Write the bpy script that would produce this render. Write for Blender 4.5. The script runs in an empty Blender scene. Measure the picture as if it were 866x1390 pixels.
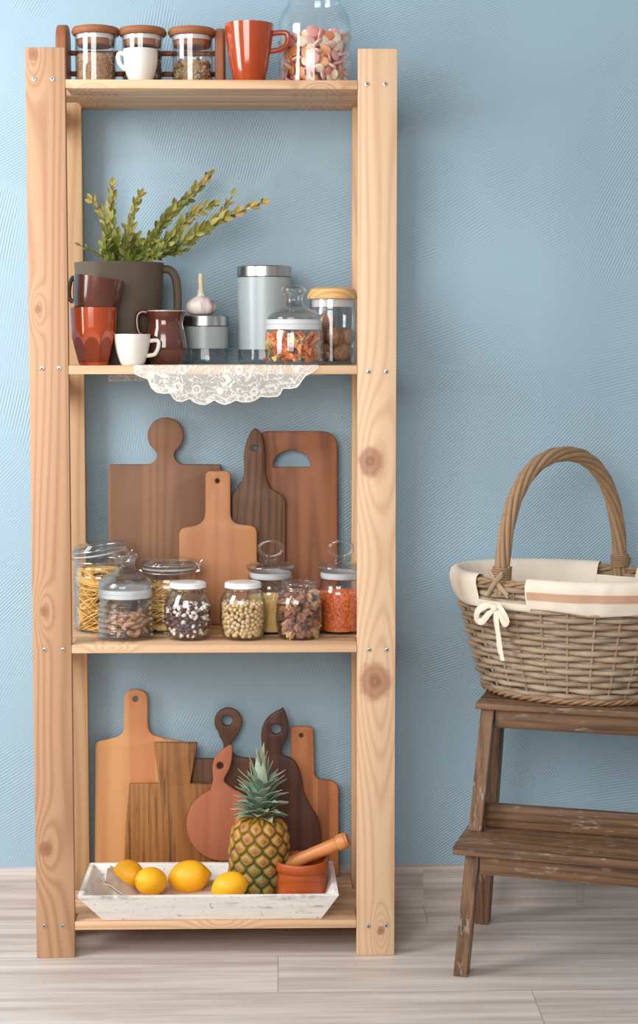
import bpy, bmesh, math, random
import numpy as np
from mathutils import Vector, Matrix, Euler, noise as mnoise

S = bpy.context.scene
C = S.collection
PI = math.pi
rnd = random.Random(7)

# ------------------------------------------------------------------ camera
F_PX, PX0, PY0 = 2332.487, 433.0, 650.0
CAM = Vector((0.47638, -3.28391, 1.19291))
PITCH, YAW = -0.0775213, -0.0227669
RIGHT = Vector((math.cos(YAW), math.sin(YAW), 0))
_fy = Vector((-math.sin(YAW), math.cos(YAW), 0))
FWD = _fy * math.cos(PITCH) + Vector((0, 0, math.sin(PITCH)))
UP = -_fy * math.sin(PITCH) + Vector((0, 0, math.cos(PITCH)))
cam_d = bpy.data.cameras.new('camera')
cam = bpy.data.objects.new('camera', cam_d)
C.objects.link(cam)
cam.matrix_world = Matrix((
    (RIGHT.x, UP.x, -FWD.x, CAM.x), (RIGHT.y, UP.y, -FWD.y, CAM.y),
    (RIGHT.z, UP.z, -FWD.z, CAM.z), (0, 0, 0, 1)))
cam_d.sensor_fit = 'HORIZONTAL'
cam_d.sensor_width = 36
cam_d.lens = F_PX / 866 * 36
cam_d.shift_y = -(695 - PY0) / 866
cam_d.clip_start = 0.05
S.camera = cam

# ------------------------------------------------------------------ light
w = bpy.data.worlds.new('room_light'); S.world = w; w.use_nodes = True
_t = w.node_tree; _bg = _t.nodes['Background']
_tc = _t.nodes.new('ShaderNodeTexCoord'); _sp = _t.nodes.new('ShaderNodeSeparateXYZ'); _cr = _t.nodes.new('ShaderNodeValToRGB'); _ma = _t.nodes.new('ShaderNodeMath')
_ma.operation = 'MULTIPLY_ADD'; _ma.inputs[1].default_value = .5; _ma.inputs[2].default_value = .5
_t.links.new(_tc.outputs['Generated'], _sp.inputs[0]); _t.links.new(_sp.outputs[2], _ma.inputs[0]); _t.links.new(_ma.outputs[0], _cr.inputs[0]); _t.links.new(_cr.outputs[0], _bg.inputs[0])
_e = _cr.color_ramp.elements; _e[0].position = .42; _e[0].color = (.50, .45, .42, 1); _e[1].position = .72; _e[1].color = (1.15, 1.18, 1.22, 1)
_m = _e.new(.52); _m.color = (.78, .80, .82, 1)                # floor, walls and ceiling of the rest of the room
_bg.inputs[1].default_value = 0.47

def area(name, loc, target, sx, sy, power, col):
    l = bpy.data.lights.new(name, 'AREA'); l.shape = 'RECTANGLE'
    l.size, l.size_y, l.energy, l.color = sx, sy, power, col
    o = bpy.data.objects.new(name, l); C.objects.link(o)
    o.location = loc
    o.rotation_euler = (Vector(target) - Vector(loc)).to_track_quat('-Z', 'Y').to_euler()
    return o
area('window_light', (-1.45, -0.95, 1.75), (0.25, 0.3, 0.85), 0.9, 1.7, 54, (0.95, 0.98, 1.0))
area('room_window_light', (-0.25, -2.95, 1.7), (0.3, 0.2, 0.9), 1.5, 1.3, 52, (1.0, 0.965, 0.92))

S.view_settings.view_transform = 'Standard'
S.view_settings.look = 'None'
S.view_settings.gamma = 1
S.view_settings.exposure = 0.0
S.view_settings.use_curve_mapping = False
S.cycles.use_denoising = True
S.cycles.max_bounces = 10
S.cycles.transparent_max_bounces = 48
S.cycles.caustics_reflective = False
S.cycles.caustics_refractive = False

# ------------------------------------------------------------------ geometry helpers
def ray(px, py):
    return FWD + RIGHT * ((px - PX0) / F_PX) + UP * ((PY0 - py) / F_PX)
def at(px, py, Y):
    d = ray(px, py); return CAM + d * ((Y - CAM.y) / d.y)
def atz(px, py, Z):
    d = ray(px, py); return CAM + d * ((Z - CAM.z) / d.z)
def mpp(Y):                              # metres per photo pixel at depth Y
    return (Y - CAM.y) / F_PX * 1.003

def finish(me, name, mat, parent=None, loc=(0, 0, 0), rot=(0, 0, 0), smooth=40):
    if smooth is not None:
        me.shade_smooth()
        me.set_sharp_from_angle(angle=math.radians(smooth))
    o = bpy.data.objects.new(name, me); C.objects.link(o)
    for m in (mat if isinstance(mat, (list, tuple)) else [mat]):
        me.materials.append(m)
    o.location = loc; o.rotation_euler = rot
    if parent is not None: o.parent = parent
    return o
def obj(name, bm, mat, parent=None, loc=(0, 0, 0), rot=(0, 0, 0), smooth=40):
    bmesh.ops.recalc_face_normals(bm, faces=bm.faces[:])
    me = bpy.data.meshes.new(name); bm.to_mesh(me); bm.free()
    return finish(me, name, mat, parent, loc, rot, smooth)
def tag(o, label, cat, group=None, kind=None):
    o['label'] = label; o['category'] = cat
    if group: o['group'] = group
    if kind: o['kind'] = kind
    return o
def thing(name, label, cat, loc=(0, 0, 0), rot=(0, 0, 0), group=None):
    o = bpy.data.objects.new(name, None); C.objects.link(o)
    o.empty_display_size = 0.02
    o.location = loc; o.rotation_euler = rot
    return tag(o, label, cat, group)
def struct(o):
    o['kind'] = 'structure'; return o
def dup(o, loc=None, rot=None, label=None, group=None, scale=None):
    c = o.copy(); C.objects.link(c)
    if loc is not None: c.location = loc
    if rot is not None: c.rotation_euler = rot
    if scale is not None: c.scale = scale
    if label: c['label'] = label
    if group: c['group'] = group
    for ch in o.children:
        d = ch.copy(); C.objects.link(d); d.parent = c
        for g in ch.children:
            e = g.copy(); C.objects.link(e); e.parent = d
    return c

def box(bm, x0, x1, y0, y1, z0, z1, bevel=0.0, M=None):
    t = bmesh.new()
    bmesh.ops.create_cube(t, size=1)
    for v in t.verts:
        v.co = Vector((x0 + (v.co.x + .5) * (x1 - x0), y0 + (v.co.y + .5) * (y1 - y0), z0 + (v.co.z + .5) * (z1 - z0)))
    if bevel: bmesh.ops.bevel(t, geom=t.edges[:], offset=bevel, segments=2, affect='EDGES', profile=.5)
    if M is not None: t.transform(M)
    merge(bm, t)
def merge(bm, t, mi=None):
    me = bpy.data.meshes.new('t'); t.to_mesh(me); t.free()
    n = len(bm.faces)
    bm.from_mesh(me); bpy.data.meshes.remove(me)
    if mi is not None:
        bm.faces.ensure_lookup_table()
        for f in bm.faces[n:]: f.material_index = mi
def thicken(bm, th):
    bmesh.ops.recalc_face_normals(bm, faces=bm.faces[:]); bm.normal_update()
    fs = list(bm.faces); be = [e for e in bm.edges if len(e.link_faces) == 1]
    lays = list(bm.verts.layers.float.values())
    old = list(bm.verts); cos = [v.co - v.normal * th for v in old]; vals = [[v[l] for l in lays] for v in old]
    new = {}
    for v, c, q in zip(old, cos, vals):
        n = bm.verts.new(c); new[v] = n
        for l, x in zip(lays, q): n[l] = x
    quads = []
    for e in be:
        lp = e.link_loops[0]; a, b = lp.vert, lp.link_loop_next.vert
        quads.append((b, a, new[a], new[b]))
    for f in fs: bm.faces.new([new[v] for v in reversed(f.verts)])
    for q in quads: bm.faces.new(q)
def beam(bm, p0, p1, wx, wy, xdir, bevel=0.0015):
    """square bar from p0 to p1; ends cut level"""
    p0, p1 = Vector(p0), Vector(p1); xd = Vector(xdir).normalized(); yd = Vector((0, 0, 1)).cross(xd).normalized()
    t = bmesh.new(); vs = []
    for p in (p0, p1):
        for a, b in ((-1, -1), (1, -1), (1, 1), (-1, 1)):
            vs.append(t.verts.new(p + xd * wx / 2 * a + yd * wy / 2 * b))
    t.faces.new(vs[:4]); t.faces.new(vs[4:])
    for i in range(4): t.faces.new((vs[i], vs[(i + 1) % 4], vs[4 + (i + 1) % 4], vs[4 + i]))
    bmesh.ops.recalc_face_normals(t, faces=t.faces[:])
    if bevel: bmesh.ops.bevel(t, geom=t.edges[:], offset=bevel, segments=2, affect='EDGES')
    merge(bm, t)
def lathe(bm, prof, seg=48, M=None, rfun=None, closed=False):
    t = bmesh.new(); rings = []
    for r, z in prof:
        if r < 1e-6: rings.append([t.verts.new((0, 0, z))]); continue
        ring = []
        for k in range(seg):
            a = 2 * PI * k / seg
            rr = rfun(r, z, a) if rfun else r
            ring.append(t.verts.new((rr * math.cos(a), rr * math.sin(a), z)))
        rings.append(ring)
    if closed: rings.append(rings[0])
    for A, B in zip(rings, rings[1:]):
        for k in range(seg):
            j = (k + 1) % seg
            if len(A) == 1 and len(B) == 1: continue
            if len(A) == 1: t.faces.new((A[0], B[k], B[j]))
            elif len(B) == 1: t.faces.new((A[k], A[j], B[0]))
            else: t.faces.new((A[k], A[j], B[j], B[k]))
    if M is not None: t.transform(M)
    merge(bm, t)
def catmull(pts, n=6, closed=False):
    P = [np.array(p, float) for p in pts]; out = []
    N = len(P)
    rng = range(N) if closed else range(N - 1)
    for i in rng:
        p1, p2 = P[i], P[(i + 1) % N]
        p0 = P[(i - 1) % N] if closed or i > 0 else 2 * p1 - p2
        p3 = P[(i + 2) % N] if closed or i + 2 < N else 2 * p2 - p1
        for k in range(n):
            t = k / n
            out.append(tuple(.5 * (2 * p1 + (p2 - p0) * t + (2 * p0 - 5 * p1 + 4 * p2 - p3) * t * t + (3 * p1 - p0 - 3 * p2 + p3) * t ** 3)))
    if not closed: out.append(tuple(P[-1]))
    return out
def tube(bm, pts, rad, seg=8, closed=False, cap=True, flat=None, upv=None):
    P = [Vector(p) for p in pts]; N = len(P)
    rad = rad if isinstance(rad, (list, tuple)) else [rad] * N
    t = bmesh.new(); rings = []; nrm = None
    for i in range(N):
        if closed: d = P[(i + 1) % N] - P[i - 1]
        else: d = P[min(i + 1, N - 1)] - P[max(i - 1, 0)]
        d.normalize()
        if nrm is None:
            ref = Vector(upv) if upv else (Vector((0, 0, 1)) if abs(d.z) < .9 else Vector((1, 0, 0)))
            nrm = (ref - d * ref.dot(d)).normalized()
        else:
            nrm = nrm - d * nrm.dot(d)
            nrm = nrm.normalized() if nrm.length > 1e-6 else d.orthogonal().normalized()
        b = d.cross(nrm)
        fl = flat if flat else 1.0
        rings.append([t.verts.new(P[i] + nrm * (rad[i] * fl * math.cos(2 * PI * k / seg)) + b * (rad[i] * math.sin(2 * PI * k / seg))) for k in range(seg)])
    R = rings + ([rings[0]] if closed else [])
    for A, B in zip(R, R[1:]):
        for k in range(seg):
            j = (k + 1) % seg
            t.faces.new((A[k], A[j], B[j], B[k]))
    if not closed and cap:
        t.faces.new(rings[0]); t.faces.new(rings[-1])
    merge(bm, t)
def prof_px(Y, zs, pts, cx=433):
    """(half width px, y px) -> (radius, height above zs) at depth Y; y None = 0"""
    k = mpp(Y)
    return [(hw * k, 0.0 if y is None else at(cx, y, Y).z - zs) for hw, y in pts]
def glass_prof(outer, t=0.002, tb=0.005):
    """closed wall profile of an open vessel from its outer profile (starting on the axis at z=0)"""
    inner = [(max(r - t, 0.0005), max(z, tb)) for r, z in reversed(outer) if r > t]
    res = []
    for p in inner:
        if not res or abs(p[0] - res[-1][0]) + abs(p[1] - res[-1][1]) > 1e-5: res.append(p)
    return outer + res + [(0, tb)]
def fillet(pts, n=7):
    out = []; N = len(pts)
    for i in range(N):
        p = Vector(pts[i][:2]); r = pts[i][2] if len(pts[i]) > 2 else 0
        if r <= 0: out.append(tuple(p)); continue
        a = Vector(pts[i - 1][:2]) - p; b = Vector(pts[(i + 1) % N][:2]) - p
        la, lb = a.length, b.length; a.normalize(); b.normalize()
        ang = a.angle(b)
        d = min(r / math.tan(ang / 2), la * .49, lb * .49)
        s, e = p + a * d, p + b * d
        for k in range(n + 1):
            t = k / n
            out.append(tuple(s * (1 - t) ** 2 + p * 2 * t * (1 - t) + e * t * t))
    return out
def arc(cx, cy, r, a0, a1, n=24, ry=None):
    ry = ry or r
    return [(cx + r * math.cos(math.radians(a0 + (a1 - a0) * k / n)), cy - ry * math.sin(math.radians(a0 + (a1 - a0) * k / n))) for k in range(n + 1)]
def slab(outline, holes, thick, bevel):
    """2-D outline with holes -> solid with rounded edges (xy plane, centred in z)"""
    cu = bpy.data.curves.new('c', 'CURVE'); cu.dimensions = '2D'; cu.fill_mode = 'BOTH'
    for pts in [outline] + holes:
        sp = cu.splines.new('POLY'); sp.points.add(len(pts) - 1)
        for q, p in zip(sp.points, pts): q.co = (p[0], p[1], 0, 1)
        sp.use_cyclic_u = True
    cu.extrude = thick / 2 - bevel; cu.bevel_depth = bevel; cu.bevel_resolution = 2; cu.offset = -bevel
    o = bpy.data.objects.new('c', cu); C.objects.link(o)
    dg = bpy.context.evaluated_depsgraph_get()
    me = bpy.data.meshes.new_from_object(o.evaluated_get(dg))
    bpy.data.objects.remove(o); bpy.data.curves.remove(cu)
    me.materials.clear()
    b = bmesh.new(); b.from_mesh(me); bmesh.ops.remove_doubles(b, verts=b.verts[:], dist=1e-6)
    bmesh.ops.recalc_face_normals(b, faces=b.faces[:])
    b.to_mesh(me); b.free()
    return me

# ------------------------------------------------------------------ materials
class G:
    def __init__(s, name):
        s.m = bpy.data.materials.new(name); s.m.use_nodes = True
        s.t = s.m.node_tree; s.t.nodes.clear()
        s.out = s.t.nodes.new('ShaderNodeOutputMaterial')
    def n(s, typ, ins=None, **kw):
        nd = s.t.nodes.new('ShaderNode' + typ)
        for k, v in kw.items(): setattr(nd, k, v)
        for k, v in (ins or {}).items():
            if isinstance(v, bpy.types.NodeSocket): s.t.links.new(v, nd.inputs[k])
            else:
                if isinstance(v, tuple) and len(v) == 3 and nd.inputs[k].type == 'RGBA': v = v + (1,)
                nd.inputs[k].default_value = v
        return nd
    def M(s, op, a, b=0.0, c=0.0, clamp=False):
        return s.n('Math', {0: a, 1: b, 2: c}, operation=op, use_clamp=clamp).outputs[0]
    def mix(s, f, a, b, mode='MIX'):
        return s.n('MixRGB', {0: f, 1: a, 2: b}, blend_type=mode).outputs[0]
    def ramp(s, f, stops, interp='LINEAR'):
        r = s.n('ValToRGB', {0: f}); e = r.color_ramp.elements
        r.color_ramp.interpolation = interp
        while len(e) < len(stops): e.new(.5)
        for q, (p, c) in zip(e, stops):
            q.position = p; q.color = tuple(c) + (1,) if len(c) == 3 else c
        return r.outputs[0]
    def ss(s, x, a, b):                     # smoothstep a..b -> 0..1
        return s.n('MapRange', {0: x, 1: a, 2: b, 3: 0.0, 4: 1.0}, interpolation_type='SMOOTHSTEP').outputs[0]
    def co(s, which='Object'): return s.n('TexCoord').outputs[which]
    def noise(s, v, scale, detail=3, rough=.5, dist=0.0, out=0):
        return s.n('TexNoise', {'Vector': v, 'Scale': scale, 'Detail': detail, 'Roughness': rough, 'Distortion': dist}).outputs[out]
    def vscale(s, v, sc, off=(0, 0, 0)):
        return s.n('Mapping', {0: v, 1: off, 3: sc}).outputs[0]
    def bsdf(s, **kw):
        names = {'col': 'Base Color', 'rough': 'Roughness', 'metal': 'Metallic', 'coat': 'Coat Weight', 'coatr': 'Coat Roughness',
                 'spec': 'Specular IOR Level', 'normal': 'Normal', 'sss': 'Subsurface Weight', 'sssr': 'Subsurface Radius', 'ssss': 'Subsurface Scale', 'alpha': 'Alpha', 'sheen': 'Sheen Weight', 'trans': 'Transmission Weight'}
        b = s.n('BsdfPrincipled', {names[k]: v for k, v in kw.items()})
        return b.outputs[0]
    def bump(s, h, strength=.3, dist=.001):
        return s.n('Bump', {'Height': h, 'Strength': strength, 'Distance': dist}).outputs[0]
    def done(s, sh):
        s.t.links.new(sh, s.out.inputs[0]); return s.m

def rgb(r, g, b):
    f = lambda c: (c / 255 / 12.92) if c / 255 <= .04045 else ((c / 255 + .055) / 1.055) ** 2.4
    return (f(r), f(g), f(b))

def wood(name, light, dark, axis='Z', across=34.0, swirl=2.2, stretch=.07, ring=.55, fibre=.22, patch=.25, rough=.5, knots=(), seed=0.0,
         knotcol=None, sharp=2.0, strips=None, streak=0.0, streakcol=None, spec=.4, bump=.12, fleck=0.0, fleckcol=None):
    g = G(name)
    v = g.n('VectorMath', {0: g.co(), 1: (seed * 1.37, seed * 2.11, seed * .73)}, operation='ADD').outputs[0]
    sx = g.n('SeparateXYZ', {0: v}); X, Y, Z = sx.outputs
    o0 = g.n('SeparateXYZ', {0: g.co()}); X0, Y0, Z0 = o0.outputs
    if axis == 'Z': a, b, l, ka, kl = X, Y, Z, X0, Z0
    elif axis == 'X': a, b, l, ka, kl = Z, Y, X, Z0, X0
    else: a, b, l, ka, kl = X, Z, Y, X0, Y0
    V = g.n('CombineXYZ', {0: a, 1: b, 2: g.M('MULTIPLY', l, stretch)}).outputs[0]
    n1 = g.noise(V, 9.0, 1.5, .4)
    t = g.M('ADD', g.M('MULTIPLY', g.M('ADD', a, g.M('MULTIPLY', b, .6)), across), g.M('MULTIPLY', n1, swirl * 4))
    core = None
    for kx, kz, kr in knots:
        dx = g.M('SUBTRACT', ka, kx); dz = g.M('MULTIPLY', g.M('SUBTRACT', kl, kz), .8)
        d = g.M('DIVIDE', g.M('SQRT', g.M('ADD', g.M('MULTIPLY', dx, dx), g.M('ADD', g.M('MULTIPLY', dz, dz), g.M('MULTIPLY', g.M('MULTIPLY', b, b), .0 if axis == 'Z' else .5)))), kr)
        dz3 = g.M('MULTIPLY', g.M('DIVIDE', dz, kr), .45)
        dd = g.M('ADD', g.M('POWER', g.M('DIVIDE', dx, kr), 2), g.M('MULTIPLY', dz3, dz3))
        t = g.M('ADD', t, g.M('MULTIPLY', g.M('EXPONENT', g.M('MULTIPLY', dd, -.28)), 3.2))
        wob = g.M('ADD', d, g.M('MULTIPLY', g.M('SUBTRACT', g.noise(g.co(), 60, 2), .5), .5))
        k = g.M('SUBTRACT', 1.0, g.ss(wob, .55, 1.25))
        k = g.M('MULTIPLY', k, g.M('ADD', .80, g.M('MULTIPLY', g.M('SINE', g.M('MULTIPLY', wob, 9.0)), .14)))
        core = k if core is None else g.M('MAXIMUM', core, k)
    s = g.M('ADD', .5, g.M('MULTIPLY', g.M('SINE', g.M('MULTIPLY', t, 2 * PI)), .5))
    s = g.M('POWER', s, sharp)
    fib = g.noise(g.n('CombineXYZ', {0: g.M('MULTIPLY', a, 420.0), 1: g.M('MULTIPLY', b, 420.0), 2: g.M('MULTIPLY', l, 9.0)}).outputs[0], 1.0, 3, .6)
    pat = g.noise(V, 16.0, 2)
    fac = g.M('ADD', g.M('MULTIPLY', s, ring), g.M('ADD', g.M('MULTIPLY', g.M('SUBTRACT', fib, .5), fibre * 2), g.M('MULTIPLY', g.M('SUBTRACT', pat, .45), patch * 2)), clamp=True)
    col = g.mix(fac, light, dark)
    if strips:
        for (x0, x1, c, amt) in strips:
            m = g.M('MULTIPLY', g.M('GREATER_THAN', ka, x0), g.M('LESS_THAN', ka, x1))
            col = g.mix(g.M('MULTIPLY', m, amt), col, g.mix(g.M('MULTIPLY', fac, .5), c, dark))
    if streak:
        st = g.noise(g.n('CombineXYZ', {0: g.M('MULTIPLY', a, 55.0), 1: g.M('MULTIPLY', b, 55.0), 2: g.M('MULTIPLY', l, 3.0)}).outputs[0], 1.0, 5, .65)
        col = g.mix(g.M('MULTIPLY', g.ss(st, .5, .68), streak), col, streakcol)
    if fleck:
        fk = g.noise(g.n('CombineXYZ', {0: g.M('MULTIPLY', a, 150.0), 1: g.M('MULTIPLY', b, 150.0), 2: g.M('MULTIPLY', l, 34.0)}).outputs[0], 1.0, 4, .6)
        ar = g.noise(g.co(), 14.0, 2)
        col = g.mix(g.M('MULTIPLY', g.M('MULTIPLY', g.ss(fk, .53, .64), g.ss(ar, .45, .6)), fleck), col, fleckcol)
    if core is not None: col = g.mix(core, col, knotcol or rgb(120, 70, 50))
    nm = g.bump(g.M('ADD', fib, g.M('MULTIPLY', s, .4)), bump, .0006)
    return g.done(g.bsdf(col=col, rough=rough, spec=spec, normal=nm))

def plain(name, col, rough=.4, metal=0.0, coat=0.0, var=.06, nscale=40, spec=.5, bump=0.0, sss=0.0):
    g = G(name)
    n = g.noise(g.co(), nscale, 3)
    c2 = tuple(min(1, c * (1 - var * 2.5)) for c in col)
    kw = dict(col=g.mix(n, col, c2), rough=rough, metal=metal, coat=coat, coatr=.06, spec=spec)
    if bump: kw['normal'] = g.bump(n, bump, .001)
    if sss: kw.update(sss=sss, ssss=.01)
    return g.done(g.bsdf(**kw))

def glass(name, mid=(.995, .998, .998), edge=(.70, .77, .77), refl=.85, rough=.03):
    g = G(name)
    f = g.n('LayerWeight', {'Blend': .5}).outputs['Facing']
    tr = g.n('BsdfTransparent', {0: g.mix(g.M('POWER', f, 3.4), mid, edge)}).outputs[0]
    gl = g.n('BsdfGlossy', {0: (.95, .97, 1.0), 'Roughness': rough}).outputs[0]
    wv = g.noise(g.co(), 22, 1)
    amt = g.M('ADD', .045, g.M('MULTIPLY', g.M('POWER', f, 3.0), refl), clamp=True)
    return g.done(g.n('MixShader', {0: amt, 1: tr, 2: gl}).outputs[0])

def island(name, cols, rough=.55, coat=0.0, var=.25, nscale=300, sss=0.0):
    """colour picked per loose piece of the mesh"""
    g = G(name)
    r = g.n('NewGeometry').outputs['Random Per Island']
    k = len(cols)
    col = g.ramp(r, [(i / k, c) for i, c in enumerate(cols)], 'CONSTANT')
    n = g.noise(g.co(), nscale, 2)
    col = g.mix(g.M('MULTIPLY', n, var), col, tuple(c * .35 for c in cols[0]))
    return g.done(g.bsdf(col=col, rough=rough, coat=coat))

PINE = (rgb(192, 151, 117), rgb(160, 113, 81))
def px_knots(lst, Y=0):
    out = []
    for px, py, r in lst:
        p = at(px, py, Y); out.append((p.x, p.z, r * mpp(Y)))
    return out
KN = rgb(150, 96, 72)
m_post_l = wood('pine_left', *PINE, across=46, swirl=3.0, ring=.55, knots=px_knots([(45, 73, 7), (60, 830, 6), (62, 1153, 9), (52, 420, 5)]), seed=1.3, knotcol=KN)
m_post_r = wood('pine_right', rgb(222, 189, 154), rgb(196, 149, 112), across=40, swirl=3.2, ring=.45, knots=px_knots([(503, 627, 17), (509, 925, 22), (517, 1263, 5.5)]), seed=4.1, knotcol=KN)
m_post_b = wood('pine_back', rgb(218, 178, 136), rgb(190, 140, 98), across=44, swirl=2.8, ring=.5, seed=7.7)
m_shelf = wood('pine_shelf', rgb(220, 182, 144), rgb(186, 136, 98), axis='X', across=45, swirl=1.6, stretch=.05, ring=.55, seed=2.2,
               knots=[(at(152, 880, 0).z, at(152, 880, 0).x, .006), (at(300, 1253, 0).z, at(300, 1253, 0).x, .009), (at(433, 127, .05).z, at(433, 127, .05).x, .006), (at(130, 127, .05).z, at(130, 127, .05).x, .005)], knotcol=rgb(130, 75, 55))
m_steel = plain('brushed_steel', (.62, .62, .61), .28, 1.0, var=.1, nscale=12)
m_screw = plain('zinc', (.75, .77, .78), .35, 1.0, var=.1)
m_wire = plain('wire_steel', (.7, .7, .7), .2, 1.0, var=.05)
m_glass = glass('clear_glass')
g = G('solid_clear_glass')
f = g.n('LayerWeight', {'Blend': .5}).outputs['Facing']
tr = g.n('BsdfTransparent', {0: g.mix(g.M('POWER', f, 3.0), (.985, .992, .992), (.74, .80, .80))}).outputs[0]
gl = g.n('BsdfGlossy', {0: (.97, .98, 1), 'Roughness': .02}).outputs[0]
tr = g.n('MixShader', {0: g.M('ADD', .05, g.M('MULTIPLY', g.M('POWER', f, 2.5), .8), clamp=True), 1: tr, 2: gl}).outputs[0]
gs = g.n('MixShader', {0: .78, 1: g.n('BsdfGlass', {0: (.96, .98, .98), 'Roughness': .0, 'IOR': 1.45}).outputs[0], 2: tr}).outputs[0]
m_glass_thick = g.done(gs)

# ------------------------------------------------------------------ setting
WALL_Y = 0.3108
g = G('blue_combed_wallpaper')
v = g.co()
sx = g.n('SeparateXYZ', {0: v}); X, Y_, Z = sx.outputs
flat = g.n('CombineXYZ', {0: X, 1: 0.0, 2: Z}).outputs[0]
vor = g.n('TexVoronoi', {'Vector': g.n('VectorMath', {0: flat, 1: g.n('VectorMath', {0: g.noise(flat, 3.0, 2, out=1), 1: (.06, 0, .06)}, operation='MULTIPLY').outputs[0]}, operation='ADD').outputs[0], 'Scale': 2.9, 'Randomness': 1.0}, voronoi_dimensions='3D')
ang = g.M('ADD', .15, g.M('MULTIPLY', g.n('SeparateColor', {0: vor.outputs['Color']}).outputs[0], 1.35))
bend = g.M('MULTIPLY', g.noise(flat, 1.6, 0), .10)
u = g.M('ADD', g.M('ADD', g.M('MULTIPLY', X, g.M('SINE', ang)), g.M('MULTIPLY', g.M('MULTIPLY', Z, -1.0), g.M('COSINE', ang))), bend)
wave = g.M('SINE', g.M('MULTIPLY', u, 2 * PI / .0058))
vedge = g.n('TexVoronoi', {'Vector': vor.inputs['Vector'].links[0].from_socket, 'Scale': 2.9, 'Randomness': 1.0}, voronoi_dimensions='3D', feature='DISTANCE_TO_EDGE')
amp = g.M('MULTIPLY', g.ss(g.noise(flat, 3.5, 2), .36, .6), g.M('ADD', .25, g.M('MULTIPLY', g.ss(vedge.outputs['Distance'], .0, .07), .75)))
fine = g.noise(flat, 260, 2)
h = g.M('ADD', g.M('MULTIPLY', wave, g.M('ADD', .12, g.M('MULTIPLY', amp, .88))), g.M('MULTIPLY', fine, .35))
col = g.mix(g.noise(flat, 1.3, 3), rgb(159, 185, 200), rgb(152, 179, 195))
m_wall = g.done(g.bsdf(col=col, rough=.42, spec=.35, normal=g.bump(h, .34, .0011)))
bm = bmesh.new(); box(bm, -2.6, 3.6, WALL_Y, WALL_Y + .12, 0, 2.7)
struct(obj('wall_back', bm, m_wall, smooth=None))

def laminate(name, c1, c2, seam, pl=.19, ln=1.25):
    g = G(name); v = g.co(); sx = g.n('SeparateXYZ', {0: v})
    X, Y, Z = sx.outputs
    row = g.M('FLOOR', g.M('DIVIDE', g.M('ADD', Y, g.M('MULTIPLY', Z, 1.0)), pl))
    xo = g.M('ADD', X, g.M('MULTIPLY', row, .47))
    cell = g.M('FLOOR', g.M('DIVIDE', xo, ln))
    off = g.n('CombineXYZ', {0: g.M('MULTIPLY', X, .55), 1: g.M('ADD', g.M('MULTIPLY', Y, 9.0), g.M('MULTIPLY', row, 3.1)), 2: g.M('ADD', g.M('MULTIPLY', cell, 5.7), g.M('MULTIPLY', Z, 14.0))}).outputs[0]
    n = g.noise(off, 3.0, 5, .62)
    n2 = g.noise(g.vscale(off, (3, 14, 3)), 3.0, 3)
    col = g.mix(g.M('ADD', g.ss(n, .3, .72), g.M('MULTIPLY', g.M('SUBTRACT', n2, .5), .7), clamp=True), c1, c2)
    fy = g.M('FRACT', g.M('DIVIDE', Y, pl)); fx = g.M('FRACT', g.M('DIVIDE', xo, ln))
    sm = g.M('MAXIMUM', g.M('LESS_THAN', fy, .010), g.M('LESS_THAN', fx, .0018))
    col = g.mix(g.M('MULTIPLY', sm, seam), col, tuple(c * .55 for c in c2))
    return g.done(g.bsdf(col=col, rough=.45, spec=.35, normal=g.bump(n2, .05, .001)))
m_floor = laminate('pale_laminate', rgb(214, 203, 195), rgb(176, 162, 151), .6)
m_base = laminate('greyed_skirting', rgb(206, 196, 190), rgb(160, 148, 140), 0.0)
bm = bmesh.new(); box(bm, -2.6, 3.6, -4.2, WALL_Y + .12, -.06, 0)
struct(obj('floor', bm, m_floor, smooth=None))
bm = bmesh.new()
pr = [(0, 0), (-.0145, 0), (-.0145, .062), (-.012, .074), (-.006, .083), (0, .0861)]
vs = [[bm.verts.new((x, WALL_Y + p[0], p[1])) for p in pr] for x in (-2.6, 3.6)]
for i in range(len(pr) - 1): bm.faces.new((vs[0][i], vs[0][i + 1], vs[1][i + 1], vs[1][i]))
bm.faces.new(vs[0]); bm.faces.new(vs[1][::-1])
bb = struct(obj('baseboard_back', bm, m_base, smooth=20))
bm = bmesh.new(); jx = at(788, 1215, .29).x
box(bm, jx - .006, jx + .006, WALL_Y - .0165, WALL_Y, 0.0, .0872, .0012)
obj('joint_cover', bm, m_base, bb)

# ------------------------------------------------------------------ shelving unit
W, PW, ZT = 0.6991, 0.0743, 1.75
S1, S2, S3, S4 = 1.6910, 1.1546, 0.6178, 0.0721
TH = 0.0165; BD = 0.263
unit = thing('shelving_unit', 'tall open pine shelving unit with four shelves against the blue wall', 'shelves', (0, 0, 0))
screws = [((46, 107), (71, 107), (498, 114), (522.5, 114)), ((57, 500), (80, 500), (500, 504.5), (524, 504.5)),
          ((60, 882), (85, 882), (501, 882), (525, 882)), ((60, 1257), (85, 1257), (500, 1257), (524, 1256))]
def screw(px, py, parent):
    p = at(px, py, 0)
    bm = bmesh.new()
    lathe(bm, [(0, .0002), (.0012, .0004), (.0016, .0016), (.0038, .0012), (.0046, 0), (.0046, -.003)], 16, Matrix.Rotation(PI / 2, 4, 'X'))
    for a in (PI / 4, -PI / 4):
        t = bmesh.new(); box(t, -.003, .003, -.0018, -.0008, -.0005, .0005, M=Matrix.Rotation(a, 4, 'Y')); merge(bm, t, 1)
    return obj('screw', bm, [m_screw, plain('screw_slot', (.12, .12, .12), .5, 1.0)], parent, (p.x, -.0003, p.z))
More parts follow.
